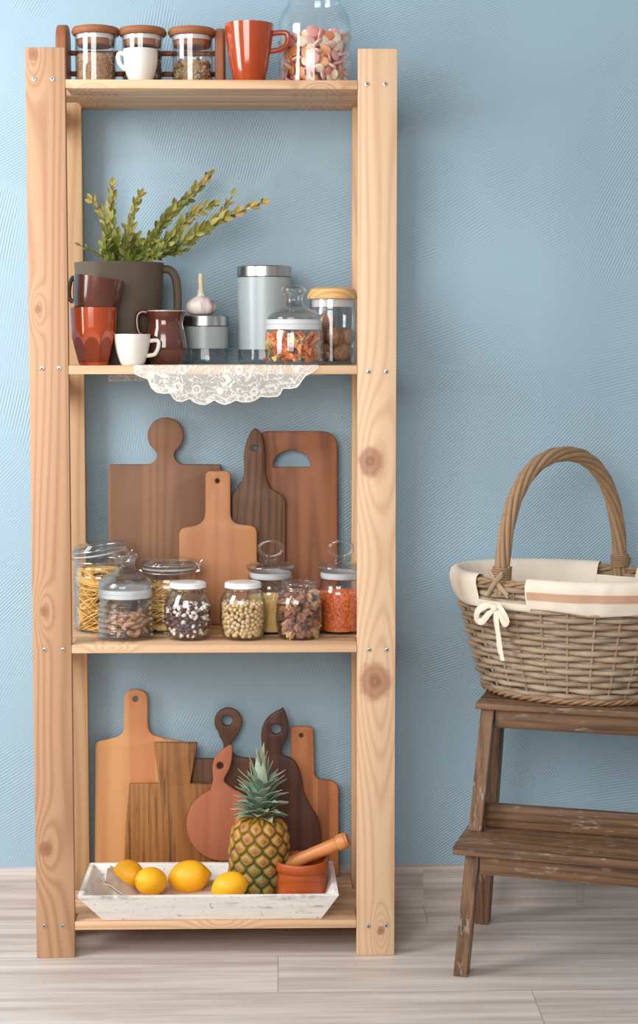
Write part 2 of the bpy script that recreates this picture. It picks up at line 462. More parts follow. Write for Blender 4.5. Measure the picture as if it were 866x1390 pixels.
for side in (0, 1):
    x0 = 0 if side == 0 else W - PW
    bm = bmesh.new(); box(bm, x0, x0 + PW, 0, .020, 0, ZT, .0016)
    po = obj('post', bm, m_post_l if side == 0 else m_post_r, unit)
    for lv in screws:
        for q in (lv[0:2] if side == 0 else lv[2:4]): screw(q[0], q[1], po)
    bm = bmesh.new(); box(bm, x0, x0 + PW, BD, BD + .022, 0, ZT - .03, .0016)
    obj('post', bm, m_post_b, unit)
    for z in (S1, S2, S3, S4):                         # cleats that tie front and back post
        bm = bmesh.new(); xr = x0 + .006 if side == 0 else x0 + PW - .028
        box(bm, xr, xr + .022, .0205, BD - .0005, z - TH - .046, z - TH - .0003, .001)
        obj('side_rail', bm, m_post_b, unit)
SL = [(0, .0935), (.0985, .1935), (.1985, .2985)]
for z in (S1, S2, S3, S4):
    sh = bpy.data.objects.new('shelf', None); C.objects.link(sh); sh.parent = unit; sh.empty_display_size = .02
    for k, (y0, y1) in enumerate(SL):
        bm = bmesh.new()
        xa, xb = PW + .0004, W - PW - .0004
        if k == 1: xa, xb = .004, W - .004
        box(bm, xa, xb, y0, y1, z - TH, z, .0012)
        if k == 0:                                     # the front board runs behind the posts too
            pass
        obj('slat', bm, m_shelf, sh)

# ------------------------------------------------------------------ cutting boards
def board(name, label, outline, holes, Yb, Yt, zs, ztop, mat, th=.017, bev=.0025, category='cutting board'):
    """outline in photo pixels, cast onto the board's own leaning plane"""
    ex = Vector((1, 0, 0)); es = Vector((0, Yt - Yb, ztop - zs)).normalized(); nn = ex.cross(es)
    cx = sum(p[0] for p in outline) / len(outline)
    o0 = Vector((at(cx, 1000, Yb).x, Yb, zs))
    def loc(p):
        d = ray(*p); s = (o0 - CAM).dot(nn) / d.dot(nn); q = CAM + d * s - o0
        return (q.dot(ex), max(q.dot(es), 0.0))
    me = slab([loc(p) for p in outline], [[loc(p) for p in h] for h in holes], th, bev)
    # local: x across, z along the board, y through it
    me.transform(Matrix(((1, 0, 0, 0), (0, 0, -1, 0), (0, 1, 0, 0), (0, 0, 0, 1))))
    me.transform(Matrix.Translation((0, 0, .0012)))
    tilt = -math.atan2(Yt - Yb, ztop - zs)
    o = finish(me, name, mat, None, o0, (tilt, 0, 0), 35)
    return tag(o, label, category)
circ = lambda x, y, r: arc(x, y, r, 0, 345, 23)

# third shelf
wA = wood('walnut_panel', rgb(140, 98, 66), rgb(98, 66, 43), across=30, ring=.4, fibre=.2, patch=.35, seed=11, strips=[(-.11, -.055, rgb(112, 76, 52), .6), (.03, .11, rgb(122, 83, 56), .45)])
oA = fillet([(148, 631, 1.5), (202, 631, 9), (213, 621, 5)]) + arc(225, 592, 24.5, 238, -58, 36) + fillet([(238, 621, 5), (249, 631, 9), (300, 631, 1.5), (300, 862), (147, 862)])
oA = [(148, 631.5), (149, 631)] + [(200, 631), (205, 630.2), (209, 627.5), (212, 623.5), (213.6, 618.5), (212.5, 614.5)] + arc(225, 592, 24.5, 236, -56, 40) + [(237.5, 614.5), (236.8, 618.5), (238.4, 623.5), (241.5, 627.5), (245.5, 630.2), (250, 631), (299.5, 631), (300.5, 632), (300.5, 855), (300.5, 860), (147.5, 860), (147.5, 700)]
board('cutting_board', 'wide brown cutting board with round knob handle, left on the third shelf', oA, [], .270, .291, S3, S3 + .45, wA)
wD = wood('beech', rgb(196, 136, 92), rgb(168, 108, 68), across=30, swirl=1.2, ring=.35, fibre=.18, patch=.2, seed=5)
oD = fillet([(279, 640, 7), (279, 712, 20), (243.5, 718, 11), (243.5, 858), (349, 858), (349, 715, 11), (313, 711, 16), (313, 640, 7)])
board('cutting_board', 'light beech cutting board with rectangular handle, in front on the third shelf', oD, [circ(295.5, 653.5, 3.2)], .236, .252, S3, S3 + .35, wD)
wB = wood('dark_walnut', rgb(116, 78, 50), rgb(56, 35, 22), across=60, swirl=2.5, ring=.45, fibre=.5, patch=.5, seed=8, streak=.85, streakcol=rgb(48, 28, 20))
lb = catmull([(314.5, 690), (314.5, 676), (321, 664), (329.5, 650), (331.5, 638), (331, 620), (334, 602), (340, 588), (346, 582)], 6)
rb = catmull([(346, 582), (352, 585.5), (357.5, 598), (360, 616), (360, 636), (361.5, 650), (367, 662), (377, 669), (386, 677), (387.5, 690)], 6)
board('cutting_board', 'dark walnut cutting board with pointed leaf handle, on the third shelf', lb + rb[1:] + [(387.5, 760), (387.5, 858), (314.5, 858), (314.5, 760)], [circ(346.5, 609, 3.6)], .253, .269, S3, S3 + .45, wB)
wC = wood('cherry', rgb(152, 94, 60), rgb(110, 64, 38), across=24, swirl=3.2, ring=.6, fibre=.2, patch=.2, seed=3)
oC = fillet([(350, 586, 14), (458, 586, 24), (458.5, 858, 2), (350, 858, 2)])
slot = arc(396, 633, 25.5, 176, 4, 22, 21.5) + [(421.5, 633.5), (420, 634.5), (372, 634.5), (370.5, 633.5)]
board('cutting_board', 'large reddish cutting board with half-moon hand slot, right on the third shelf', oC, [slot], .272, .291, S3, S3 + .45, wC)
# bottom shelf
p1, p2 = at(166, 1100, .28), at(202, 1100, .28)
w32 = wood('maple_beech_strips', rgb(214, 158, 106), rgb(188, 124, 76), across=24, swirl=1.6, ring=.4, fibre=.2, patch=.25, seed=14, strips=[(-.018, .036, rgb(198, 128, 84), .75)])
o32 = fillet([(168.5, 936, 16), (168.5, 998, 16), (148, 1004, 5), (129.5, 1007, 9), (128.5, 1190), (251, 1190), (250, 1007, 8), (228, 1004, 8), (201, 996, 18), (201, 936, 16)])
board('cutting_board', 'tall striped pale cutting board with rounded handle, leftmost on the bottom shelf', o32, [circ(184.5, 949, 3.8)], .279, .292, S4, S4 + .4, w32, .014)
w33 = wood('rustic_oak', rgb(164, 110, 58), rgb(106, 66, 32), across=60, swirl=2.2, ring=.45, fibre=.45, patch=.45, seed=17, streak=.9, streakcol=rgb(66, 40, 22))
o33 = [(209, 1009), (210, 1008), (266.5, 1008), (267.8, 1009.5), (258.5, 1063.5), (292, 1064.5), (293, 1120), (293, 1190), (168, 1190), (171, 1120), (175.5, 1064.5), (216, 1063.5)]
board('cutting_board', 'rustic golden-brown cutting board with flared handle, on the bottom shelf', o33, [], .262, .273, S4, S4 + .3, w33, .014)
w34 = wood('wenge_brown', rgb(112, 76, 56), rgb(68, 44, 33), across=30, swirl=2, ring=.4, fibre=.3, patch=.3, seed=21)
o34 = [(303.5, 1012), (302, 1006), (298, 1000)] + arc(309.8, 980, 18.8, 222, -42, 30) + [(320.5, 1000), (316, 1006), (314.2, 1012), (315, 1020), (320, 1026), (330, 1029), (344, 1030), (346, 1032), (346, 1190), (262, 1190), (259, 1090), (261, 1032), (263, 1030), (290, 1030), (299, 1027), (303, 1020)]
board('cutting_board', 'dark brown cutting board with ring handle, behind the round board on the bottom shelf', o34, [circ(308.8, 978.5, 7)], .279, .292, S4, S4 + .4, w34, .014)
w35 = wood('rosy_cedar', rgb(190, 116, 84), rgb(162, 90, 62), across=24, swirl=1.6, ring=.35, fibre=.22, patch=.25, seed=25, rough=.6)
o35 = catmull([(289.5, 1058), (288.5, 1042), (292, 1028), (302, 1018), (313, 1011.5), (315.5, 1016), (315, 1030), (311.5, 1044), (306, 1054), (304.5, 1061), (311, 1067)], 5) + arc(303, 1119.5, 49.5, 70, -250, 50) 
board('cutting_board', 'round reddish cutting board with leaf handle, behind the pineapple', o35, [circ(299, 1039.5, 4.8)], .245, .256, S4, S4 + .3, w35, .013)
w36 = wood('dark_rosewood', rgb(92, 58, 44), rgb(54, 32, 26), across=26, swirl=2.4, ring=.5, fibre=.25, patch=.3, seed=29, rough=.42)
r36 = catmull([(384.5, 961), (389, 972), (391.8, 985), (390, 1000), (384.5, 1012), (381.5, 1021), (385, 1026), (394, 1029), (403, 1038), (409, 1054), (412.5, 1076), (422, 1095), (431, 1110), (435, 1130), (434.5, 1156), (428, 1175), (410, 1190)], 5)
l36 = catmull([(340, 1190), (325, 1175), (322, 1140), (328, 1112), (340, 1088), (346, 1060), (352, 1040), (356, 1020), (354.5, 1000), (357, 985), (366, 972), (384.5, 961)], 5)
board('cutting_board', 'dark pear-shaped cutting board with pointed holed handle, right of the pineapple', r36 + l36[:-1], [circ(375, 990, 6.8)], .262, .273, S4, S4 + .35, w36, .013)
w37 = wood('acacia_strips', rgb(192, 122, 76), rgb(152, 88, 50), across=22, swirl=2.2, ring=.4, fibre=.25, patch=.3, seed=33, strips=[(.008, .032, rgb(138, 80, 48), .7)])
o37 = fillet([(394.5, 986.5, 6), (394.5, 1190), (460, 1190), (459.5, 1061, 15), (427, 1057, 10), (425, 986.5, 6)])
board('cutting_board', 'two-tone brown cutting board with rectangular handle, rightmost on the bottom shelf', o37, [circ(409, 998.5, 2.9)], .279, .292, S4, S4 + .38, w37, .014)

# ------------------------------------------------------------------ shared builders
def mug_handle(bm, path, r, flat=.6, up=(0, 1, 0), seg=12):
    tube(bm, catmull(path, 8), r, seg, flat=flat, upv=up)
def vessel_bm(outer, t=.003, tb=.005, seg=56, rfun=None):
    bm = bmesh.new(); lathe(bm, glass_prof(outer, t, tb), seg, rfun=rfun); return bm
def path_px(Y, cx, zs, pts, y=0.0):
    x0 = at(cx, 600, Y).x
    return [(at(px, py, Y).x - x0 if False else (px - cx) * mpp(Y), y, at(cx, py, Y).z - zs) for px, py in pts]
def place(cx, Y, zs): return (at(cx, 0 if zs > 1.5 else 500 if zs > 1 else 860 if zs > .4 else 1200, Y).x, Y, zs)
OW = rgb(228, 224, 214)
m_white = plain('white_porcelain', OW, .2, coat=.4, var=.02)
m_orange = plain('orange_glaze', rgb(176, 70, 29), .14, coat=.7, var=.04)
m_brown = plain('brown_glaze', rgb(92, 44, 28), .12, coat=.9, var=.06)
m_brown2 = plain('dark_brown_glaze', rgb(94, 54, 40), .2, coat=.5, var=.05)
m_taupe = plain('taupe_matt_ceramic', rgb(104, 90, 75), .55, var=.08, spec=.3)
m_rackwood = wood('rack_wood', rgb(160, 98, 62), rgb(116, 68, 42), across=40, ring=.5, seed=41)
m_lidwood = wood('lid_wood', rgb(156, 98, 60), rgb(124, 73, 43), axis='X', across=40, ring=.4, seed=43)
m_seal = plain('milky_silicone', rgb(226, 218, 212), .45, var=.03)

def pack(rf, z0, ztop, r, seed, cand=14, limit=900):
    """drop spheres into a vessel; rf(z) = inner radius"""
    rg = np.random.RandomState(seed); P = np.zeros((0, 3)); Rm = max(rf(z0 + (ztop - z0) * k / 20) for k in range(21)) - r
    fails = 0
    while len(P) < limit and fails < 25:
        best = None
        for _ in range(cand):
            a = rg.rand() * 2 * PI; q = Rm * math.sqrt(rg.rand())
            if rg.rand() < .45: q = Rm
            x, y = q * math.cos(a), q * math.sin(a); z = z0 + r
            if len(P):
                d2 = (P[:, 0] - x) ** 2 + (P[:, 1] - y) ** 2; m = d2 < 4 * r * r
                if m.any(): z = max(z, (P[m, 2] + np.sqrt(4 * r * r - d2[m])).max())
            lim = rf(z) - r
            if q > lim:
                if lim < q - r * 1.2: continue
                x, y = x * lim / q, y * lim / q
            if best is None or z < best[2]: best = (x, y, z)
        if best is None or best[2] + r > ztop: fails += 1; continue
        P = np.vstack([P, best])
    return [tuple(p) for p in P]
def shellsort(P, rf, r, ztop):
    """front and outer ones first; drops those hidden deep inside"""
    keep = [p for p in P if rf(p[2]) - math.hypot(p[0], p[1]) < 3.1 * r or p[2] > ztop - 3.4 * r]
    return sorted(keep, key=lambda p: (p[1] + .4 * math.hypot(p[0], p[1]) * -1))
def scatter(protos, P, base, labels, cats, groups, weights, seed, spread=PI, jit=.15, upright=False, limit=300, stuffname=None):
    rg = random.Random(seed); used = set(); rest = []
    for i, p in enumerate(P):
        k = rg.choices(range(len(protos)), weights)[0]
        rot = (rg.uniform(-spread, spread), rg.uniform(-spread, spread), rg.uniform(-PI, PI))
        s = 1 + rg.uniform(-jit, jit)
        loc = (base[0] + p[0], base[1] + p[1], base[2] + p[2])
        if i < limit:
            if k not in used:
                o = protos[k]; used.add(k)
            else:
                o = protos[k].copy(); C.objects.link(o)
            o.location = loc; o.rotation_euler = rot; o.scale = (s, s, s)
            tag(o, labels[k], cats, groups[k])
        else: rest.append((k, loc, rot, s))
    for k in range(len(protos)):
        if k not in used and not any(q[0] == k for q in rest): bpy.data.objects.remove(protos[k])
    return rest
def blob_mesh(name, sx, sy, sz, mat, amp=0.0, freq=60, sub=2, seed=0, fn=None):
    bm = bmesh.new(); bmesh.ops.create_icosphere(bm, subdivisions=sub, radius=1)
    for v in bm.verts:
        c = v.co.copy(); d = 1 + amp * mnoise.noise(c * freq + Vector((seed, seed * 2, 0)))
        v.co = Vector((c.x * sx, c.y * sy, c.z * sz)) * d
        if fn: v.co = fn(v.co)
    return obj(name, bm, mat, smooth=60)
def granules(name, label, base, rf, z0, ztop, size, mat, n, seed, group=None, aspect=(1, .8, .6), cat='dry food', wavy=.003):
    """one heap of grains nobody could count: a core body with grains over its skin"""
    rg = random.Random(seed); bm = bmesh.new()
    N = 14; prof = [(0, z0)] + [(rf(z0 + (ztop - z0) * k / N) - size * .8, z0 + (ztop - z0 - wavy) * k / N) for k in range(N + 1)] + [(0, ztop)]
    lathe(bm, prof, 40)
    t0 = bmesh.new(); bmesh.ops.create_icosphere(t0, subdivisions=1, radius=1)
    V = [v.co.copy() for v in t0.verts]; Fc = [[v.index for v in f.verts] for f in t0.faces]; t0.free()
    rt = rf(ztop) - size
    A_side = 2 * PI * rt * (ztop - z0); A_top = PI * rt * rt
    for i in range(n):
        if rg.random() < A_top / (A_top + A_side):
            a = rg.uniform(0, 2 * PI); q = rt * math.sqrt(rg.random()); z = ztop - wavy * q / rt + rg.uniform(-.3, .4) * size
        else:
            a = rg.uniform(0, 2 * PI); z = rg.uniform(z0 + size * .4, ztop - wavy); q = rf(z) - size * rg.uniform(.55, .9)
        R = Euler((rg.uniform(-PI, PI), rg.uniform(-PI, PI), rg.uniform(-PI, PI))).to_matrix()
        c = Vector((q * math.cos(a), q * math.sin(a), z)); s = size * rg.uniform(.5, .75)
        vs = [bm.verts.new(c + R @ Vector((p.x * s * aspect[0], p.y * s * aspect[1], p.z * s * aspect[2]))) for p in V]
        for f in Fc: bm.faces.new([vs[k] for k in f])
    o = obj(name, bm, mat, None, base, smooth=60)
    return tag(o, label, cat, group, 'stuff')
def interp(prof):
    zs = [p[1] for p in prof]; rs = [p[0] for p in prof]
    return lambda z: float(np.interp(z, zs, rs))

# ------------------------------------------------------------------ top shelf
Y = .135
xl, xr = at(86, 70, Y).x, at(299, 70, Y).x
rack = thing('spice_rack', 'small wooden spice rack with two rails on the top shelf', 'rack', ((xl + xr) / 2, Y, S1))
hw = (xr - xl) / 2
for sgn, ytop, wpx in ((-1, 34, 19), (1, 38, 16)):
    ht = at(90, ytop, Y).z - S1; wd = wpx * mpp(Y) * .82
    pts = [(-.034, 0), (.034, 0)] + [(.034 * math.cos(a), ht - .034 + .034 * math.sin(a)) for a in np.linspace(0, PI, 16)]
    me = slab(pts, [], wd, .005)
    me.transform(Matrix(((0, 0, 1, 0), (1, 0, 0, 0), (0, 1, 0, 0), (0, 0, 0, 1))))
    finish(me, 'end_panel', m_rackwood, rack, (sgn * hw, 0, 0))
for y, py in ((.026, 73), (.026, 101)):
    bm = bmesh.new(); tube(bm, [(-hw, y + .0, at(200, py, Y + .03).z - S1), (hw, y, at(200, py, Y + .03).z - S1)], .0052, 12, upv=(0, 1, 0)); obj('rail', bm, m_rackwood, rack)
def spice_jar(cx, label, cname, clabel, top, ytop_lid, mat, gs, n, seed):
    Yj = Y - .012
    b = place(cx, Yj, S1); k = mpp(Yj)
    zt = lambda py: at(cx, py, Yj).z - S1
    t = thing('spice_jar', label, 'jar', b, group='wooden-lidded spice jars on the top shelf')
    zl = zt(ytop_lid + 11)
    R = 27.5 * k
    outer = [(0, 0), (R - .003, 0), (R, .003), (R, zl - .001)]
    obj('glass_body', vessel_bm(outer, .0018, .004), m_glass, t)
    bm = bmesh.new(); rl = 32 * k; th = zt(ytop_lid) - zl
    lathe(bm, [(0, zl), (rl - .003, zl), (rl, zl + th * .3), (rl, zl + th * .55), (rl - .003, zl + th * .9), (rl * .8, zl + th), (0, zl + th)], 56)
    lid = obj('lid', bm, m_lidwood, t)
    bm = bmesh.new(); lathe(bm, [(0, zl - .021), (R - .006, zl - .021), (R - .004, zl - .019), (R - .004, zl - .009), (R - .0065, zl - .009), (R - .0065, zl), (0, zl)], 48)
    obj('plug', bm, m_lidwood, lid)
    bm = bmesh.new(); lathe(bm, [(R - .0064, zl - .0088), (R - .0019, zl - .0088), (R - .0019, zl - .0003), (R - .0064, zl - .0003)], 48, closed=True)
    obj('seal_ring', bm, m_seal, lid)
    granules(cname, clabel, b, lambda z: R - .0023, .0043, zt(top), gs, mat, n, seed, cat='spice')
m_pow = island('brown_spice', [rgb(204, 164, 126), rgb(188, 144, 106), rgb(216, 180, 144), rgb(172, 130, 94)], .8)
m_dks = island('dark_spice', [rgb(96, 66, 46), rgb(70, 46, 32), rgb(120, 86, 60)], .7)
m_seed = island('pale_seeds', [rgb(214, 190, 150), rgb(190, 160, 118), rgb(152, 116, 80), rgb(226, 208, 172), rgb(120, 92, 64)], .6)
spice_jar(129.5, 'spice jar with brown powder and wooden lid, left in the rack', 'ground_spice', 'brown ground spice in the leftmost rack jar', 74, 37.5, m_pow, .0035, 900, 1)
spice_jar(193, 'spice jar with dark grains behind the white cup, middle of the rack', 'dark_spice_grains', 'dark spice grains in the middle rack jar', 68, 38.5, m_dks, .004, 800, 2)
spice_jar(260.5, 'spice jar with pale seeds and wooden lid, right in the rack', 'pale_seeds', 'pale mixed seeds in the right rack jar', 83, 39, m_seed, .0062, 420, 3)
# white cup
def cup_label(name, label, b, prof, handle, mat, t=.0028, hr=.0042, flat=.7, cat='cup', rot=(0, 0, 0), rfun=None, n=5, rname='body'):
    o = thing(name, label, cat, b, rot)
    obj(rname, vessel_bm(catmull(prof, n) if n else prof, t, .005, rfun=rfun), mat, o)
    if handle:
        bm = bmesh.new(); mug_handle(bm, handle, hr, flat); obj('handle', bm, mat, o)
    return o
Yc = .05
b = place(190, Yc, S1)
cup_label('espresso_cup', 'white espresso cup in front of the spice jars on the top shelf', b,
          [(0, 0), (9 * mpp(Yc), 0)] + prof_px(Yc, S1, [(13.5, None), (17, 107), (20, 98), (22.3, 86), (23, 68)], 190),
          path_px(Yc, 190, S1, [(168.5, 74), (163, 72), (160.5, 77), (163, 87), (170, 95)]), m_white)
# orange mug
Yc = .075
b = place(338, Yc, S1)
cup_label('mug', 'tall orange mug with handle on the right, on the top shelf', b,
          prof_px(Yc, S1, [(0, None), (19, None), (20.5, 113.5), (26, 88), (31, 55), (32.5, 40), (33, 33.5)], 338),
          path_px(Yc, 338, S1, [(367, 46), (378, 44), (387, 44.5), (390, 50), (388, 60), (380, 66.5), (364, 70)]), m_orange, .0035, .0052, n=0)
# candy jar
Yj = .14
b = place(427, Yj, S1); k = mpp(Yj); zt = lambda py: at(427, py, Yj).z - S1
cj = thing('candy_jar', 'large glass jar of pastel candies at the right end of the top shelf', 'jar', b)
R = 48.5 * k
outer = [(0, 0), (R - .006, 0), (R - .001, .004), (R, .009), (R, zt(32)), (R - .003, zt(24)), (R - .010, zt(15)), (R - .0165, zt(8)), (R - .019, zt(2)), (R - .019, zt(-6)), (R - .016, zt(-8))]
obj('glass_body', vessel_bm(outer, .0028, .006, 64), m_glass, cj)
bm = bmesh.new(); zl = zt(-8.5)
lathe(bm, [(0, zl), (R - .014, zl), (R - .012, zl + .004), (R - .014, zl + .009), (R * .6, zl + .016), (.014, zl + .022), (.010, zl + .03), (.017, zl + .04), (.012, zl + .05), (0, zl + .053)], 48)
obj('lid', bm, m_glass_thick, cj)
cols = [('cream', rgb(250, 232, 200)), ('peach', rgb(246, 178, 128)), ('pink', rgb(244, 170, 164)), ('orange', rgb(240, 150, 88)), ('pale pink', rgb(248, 206, 196))]
protos = []
for nm, c in cols:
    bm = bmesh.new(); rr, hh = (.0110, .0034)
    lathe(bm, [(0, -hh), (rr * .6, -hh * .95), (rr * .9, -hh * .6), (rr, -hh * .25), (rr, hh * .25), (rr * .9, hh * .6), (rr * .6, hh * .95), (0, hh)], 20)
    protos.append(obj('candy', bm, plain('candy_' + nm.replace(' ', '_'), c, .5, var=.04, sss=.1)))
rf = lambda z: R - .003
P = pack(rf, .0065, zt(44), .0074, 11)
P = shellsort(P, rf, .0074, zt(44))
scatter(protos, P, b, [f'{nm} candy disc in the large jar on the top shelf' for nm, c in cols], 'candy', [f'{nm} candy discs' for nm, c in cols], [3, 2.6, 2.0, 1.4, 2], 5, PI, .12, limit=300)

# ------------------------------------------------------------------ second shelf
DZ = .0016                                           # the doily's thickness, under what stands on it
# pot with boxwood
Yp = .185; PC = 163
b = place(PC, Yp, S2); k = mpp(Yp)
pot = thing('pitcher_vase', 'large taupe ceramic mug vase holding boxwood sprigs on the second shelf', 'vase', b)
pr = prof_px(Yp, S2, [(0, None), (51, None), (53.5, 490), (56, 440), (58, 400), (59.5, 365), (60, 357)], PC)
obj('body', vessel_bm(pr, .006, .008, 72), m_taupe, pot)
bm = bmesh.new(); mug_handle(bm, path_px(Yp, PC, S2, [(218, 366), (229, 366), (237, 374), (240.5, 392), (240, 425), (232, 448), (214, 456)]), .0085, .85, seg=14)
obj('handle', bm, m_taupe, pot)
g = G('boxwood_leaf')
att = g.n('Attribute', {}, attribute_name='tip').outputs['Fac']
r = g.n('NewGeometry').outputs['Random Per Island']
green = g.ramp(r, [(0, rgb(50, 68, 30)), (.35, rgb(82, 100, 40)), (.7, rgb(116, 128, 54)), (1, rgb(156, 156, 78))])
gold = g.ramp(r, [(0, rgb(128, 122, 52)), (.4, rgb(180, 152, 74)), (.75, rgb(196, 150, 88)), (1, rgb(162, 158, 80))])
m_leaf = g.done(g.n('AddShader', {0: g.bsdf(col=g.mix(g.M('MULTIPLY', att, .9), green, gold), rough=.38, spec=.4), 1: g.n('BsdfTranslucent', {0: rgb(64, 70, 20)}).outputs[0]}).outputs[0])
m_stem = plain('boxwood_stem', rgb(112, 96, 52), .7)
def leaf_into(bm, lay, p, d, up, L, Wd, tip):
    d = d.normalized(); s = d.cross(up)
    s = s.normalized() if s.length > 1e-4 else d.orthogonal().normalized()
    n = s.cross(d)
    rows = []
    for i in range(6):
        t = i / 5; wd = Wd * (math.sin(PI * t ** .85) ** .7) if 0 < i < 5 else 0
        c = p + d * (L * t) + n * (-.16 * L * t * t)
        if wd == 0: rows.append([bm.verts.new(c)])
        else: rows.append([bm.verts.new(c - s * wd + n * wd * .35), bm.verts.new(c), bm.verts.new(c + s * wd + n * wd * .35)])
    for A, B in zip(rows, rows[1:]):
        if len(A) == 1: bm.faces.new((A[0], B[1], B[0])); bm.faces.new((A[0], B[2], B[1]))
        elif len(B) == 1: bm.faces.new((A[0], A[1], B[0])); bm.faces.new((A[1], A[2], B[0]))
        else: bm.faces.new((A[0], A[1], B[1], B[0])); bm.faces.new((A[1], A[2], B[2], B[1]))
    for rw in rows:
        for v in rw: v[lay] = tip
def sprig(label, pts, Y0, Y1, seed, tipness=1.0, dens=1.0, L=.0245):
    rg = random.Random(seed); base = at(PC, 385, Yp)
    n = len(pts); P3 = [at(PC + (pts[0][0] - PC) * .35, 470, Yp)]
    for i, (px, py) in enumerate(pts): P3.append(at(px, py, Y0 + (Y1 - Y0) * i / (n - 1)))
    base = P3[0].copy()
    pth = [Vector(p) - base for p in catmull(P3, 10)]
    t = thing('boxwood_sprig', label, 'branch', base, group=None)
    bm = bmesh.new(); N = len(pth)
    tube(bm, pth, [.0019 - .0012 * i / N for i in range(N)], 6); obj('stem', bm, m_stem, t)
    bm = bmesh.new(); lay = bm.verts.layers.float.new('tip')
    cum = [0]
    for a, c in zip(pth, pth[1:]): cum.append(cum[-1] + (c - a).length)
    tot = cum[-1]; rim = at(PC, 364, Yp).z - base.z
    s = 0.0; ang = rg.uniform(0, PI)
    while s < tot:
        i = max(1, int(np.searchsorted(cum, s))); i = min(i, N - 1)
        p = pth[i - 1].lerp(pth[i], (s - cum[i - 1]) / max(cum[i] - cum[i - 1], 1e-6)); d = (pth[i] - pth[i - 1]).normalized()
        fr = s / tot; s += .0088 / dens * rg.uniform(.8, 1.2)
        if p.z < rim: continue
        ang += PI / 2 + rg.uniform(-.5, .5)
        o1 = d.orthogonal().normalized(); o2 = d.cross(o1)
        for q in (0, PI):
            side = o1 * math.cos(ang + q) + o2 * math.sin(ang + q)
            dirn = d * rg.uniform(.6, 1.3) + side * rg.uniform(.45, .9) + Vector((0, 0, .15))
            ll = L * rg.uniform(.7, 1.12) * (1 - .35 * max(0, fr - .75) / .25)
            leaf_into(bm, lay, p + side * .001, dirn, Vector((rg.uniform(-.7, .7), -1, rg.uniform(-.7, .7))), ll, ll * .235, min(1, max(0, (fr - .5) * 2.0)) * tipness * rg.uniform(.6, 1))
    leaf_into(bm, lay, pth[-1], d, Vector((0, -1, 0)), L * .7, L * .18, tipness)
    obj('leaves', bm, m_leaf, t, smooth=None)
sprig('short boxwood sprig arching left, tip near the pine post', [(150, 362), (138, 348), (124, 340), (109, 333)], .18, .16, 1, .4, .55, .017)
sprig('thin boxwood sprig leaning left with yellow tip leaf', [(155, 360), (150, 330), (142, 300), (133, 284), (125, 272)], .18, .17, 2, .8, .7)
sprig('upright tall boxwood sprig, left of centre in the vase', [(158, 360), (154, 325), (150, 292), (152, 268), (153, 250)], .19, .22, 3, .9, 1.15)
sprig('upright boxwood sprig with golden tip in the middle of the vase', [(168, 360), (174, 325), (178, 298), (184, 280), (190, 266)], .17, .15, 4, 1, 1.05)
sprig('thick boxwood sprig reaching up right, highest in the vase', [(178, 360), (205, 325), (230, 292), (258, 266), (284, 238)], .19, .23, 5, .8, 1.35)
sprig('boxwood sprig below the highest one, slanting right', [(182, 360), (220, 332), (246, 308), (264, 290), (290, 277)], .18, .16, 6, .7, 1.1)
sprig('longest boxwood sprig stretching far right over the canister', [(186, 360), (238, 332), (285, 306), (322, 289), (356, 275)], .17, .14, 7, 1, .8)
sprig('boxwood sprig forking upward beside the longest one', [(186, 360), (240, 335), (285, 308), (304, 285), (315, 265)], .18, .18, 8, 1, .75)
bush = [[(150, 362), (144, 335), (146, 318)], [(156, 362), (158, 335), (160, 318)], [(166, 362), (176, 338), (186, 322)], [(172, 362), (190, 340), (206, 326)],
        [(178, 362), (205, 345), (228, 333)], [(182, 362), (218, 345), (248, 340)], [(165, 362), (170, 335), (174, 312)], [(160, 362), (168, 345), (180, 335)], [(175, 362), (196, 350), (212, 345)], [(168, 362), (180, 340), (190, 332)], [(158, 362), (152, 338), (156, 325)], [(184, 362), (212, 338), (232, 322)], [(176, 362), (200, 334), (214, 318)], [(152, 362), (146, 350), (150, 328)]]
for i, q in enumerate(bush):
    sprig('short leafy boxwood sprig bunched above the vase rim', q, .165 + .012 * (i % 4), .125 + .03 * (i % 4), 20 + i, .15, 1.7, .024)
for o in list(C.objects):
    if o.name.startswith('boxwood_sprig') and o.get('label', '').startswith('short leafy'): o['group'] = 'short boxwood sprigs bunched at the rim'

# faceted orange cup with a brown cup in it
Yc = .062; b = place(127.5, Yc, S2); k = mpp(Yc)
pr = prof_px(Yc, S2, [(0, None), (19.8, None), (21, 493), (26.5, 475), (29, 460), (30.3, 440), (31.8, 417.5)], 127.5)
pr = [(r, z) for r, z in pr]
zz = np.linspace(0, pr[-1][1], 40); rfn = interp(pr[1:])
Htot = pr[-1][1]
def facet(r, z, a):
    ap = (18.8 + 10.4 * z / (Htot * .55)) * k
    th = (a + PI / 8) % (PI / 4) - PI / 8
    return min(r, ap / math.cos(th)) if r > .012 else r
dense = [(0, 0), (19.8 * k, 0)] + [(31.8 * k * (1 - .10 * (1 - z / Htot)), z) for z in zz[1:]]
dense[1] = (18.8 * k, 0)
ocup = thing('faceted_cup', 'orange faceted cup on the second shelf with a brown cup stacked in it', 'cup', b)
bm = bmesh.new(); lathe(bm, glass_prof(dense, .0026, .006), 96, rfun=facet); obj('body', bm, m_orange, ocup, smooth=25)
zc = at(127, 417, Yc).z
bc = thing('brown_cup', 'dark brown cup tilted inside the orange faceted cup', 'cup', (b[0] + .0005, Yc, zc - .014), (0, math.radians(8.5), 0))
prb = [(0, 0), (24.5 * k, 0), (27 * k, .004), (29.3 * k, .018), (31.5 * k, .035), (33.8 * k, .072)]
obj('body', vessel_bm(prb, .0026, .005), m_brown2, bc)
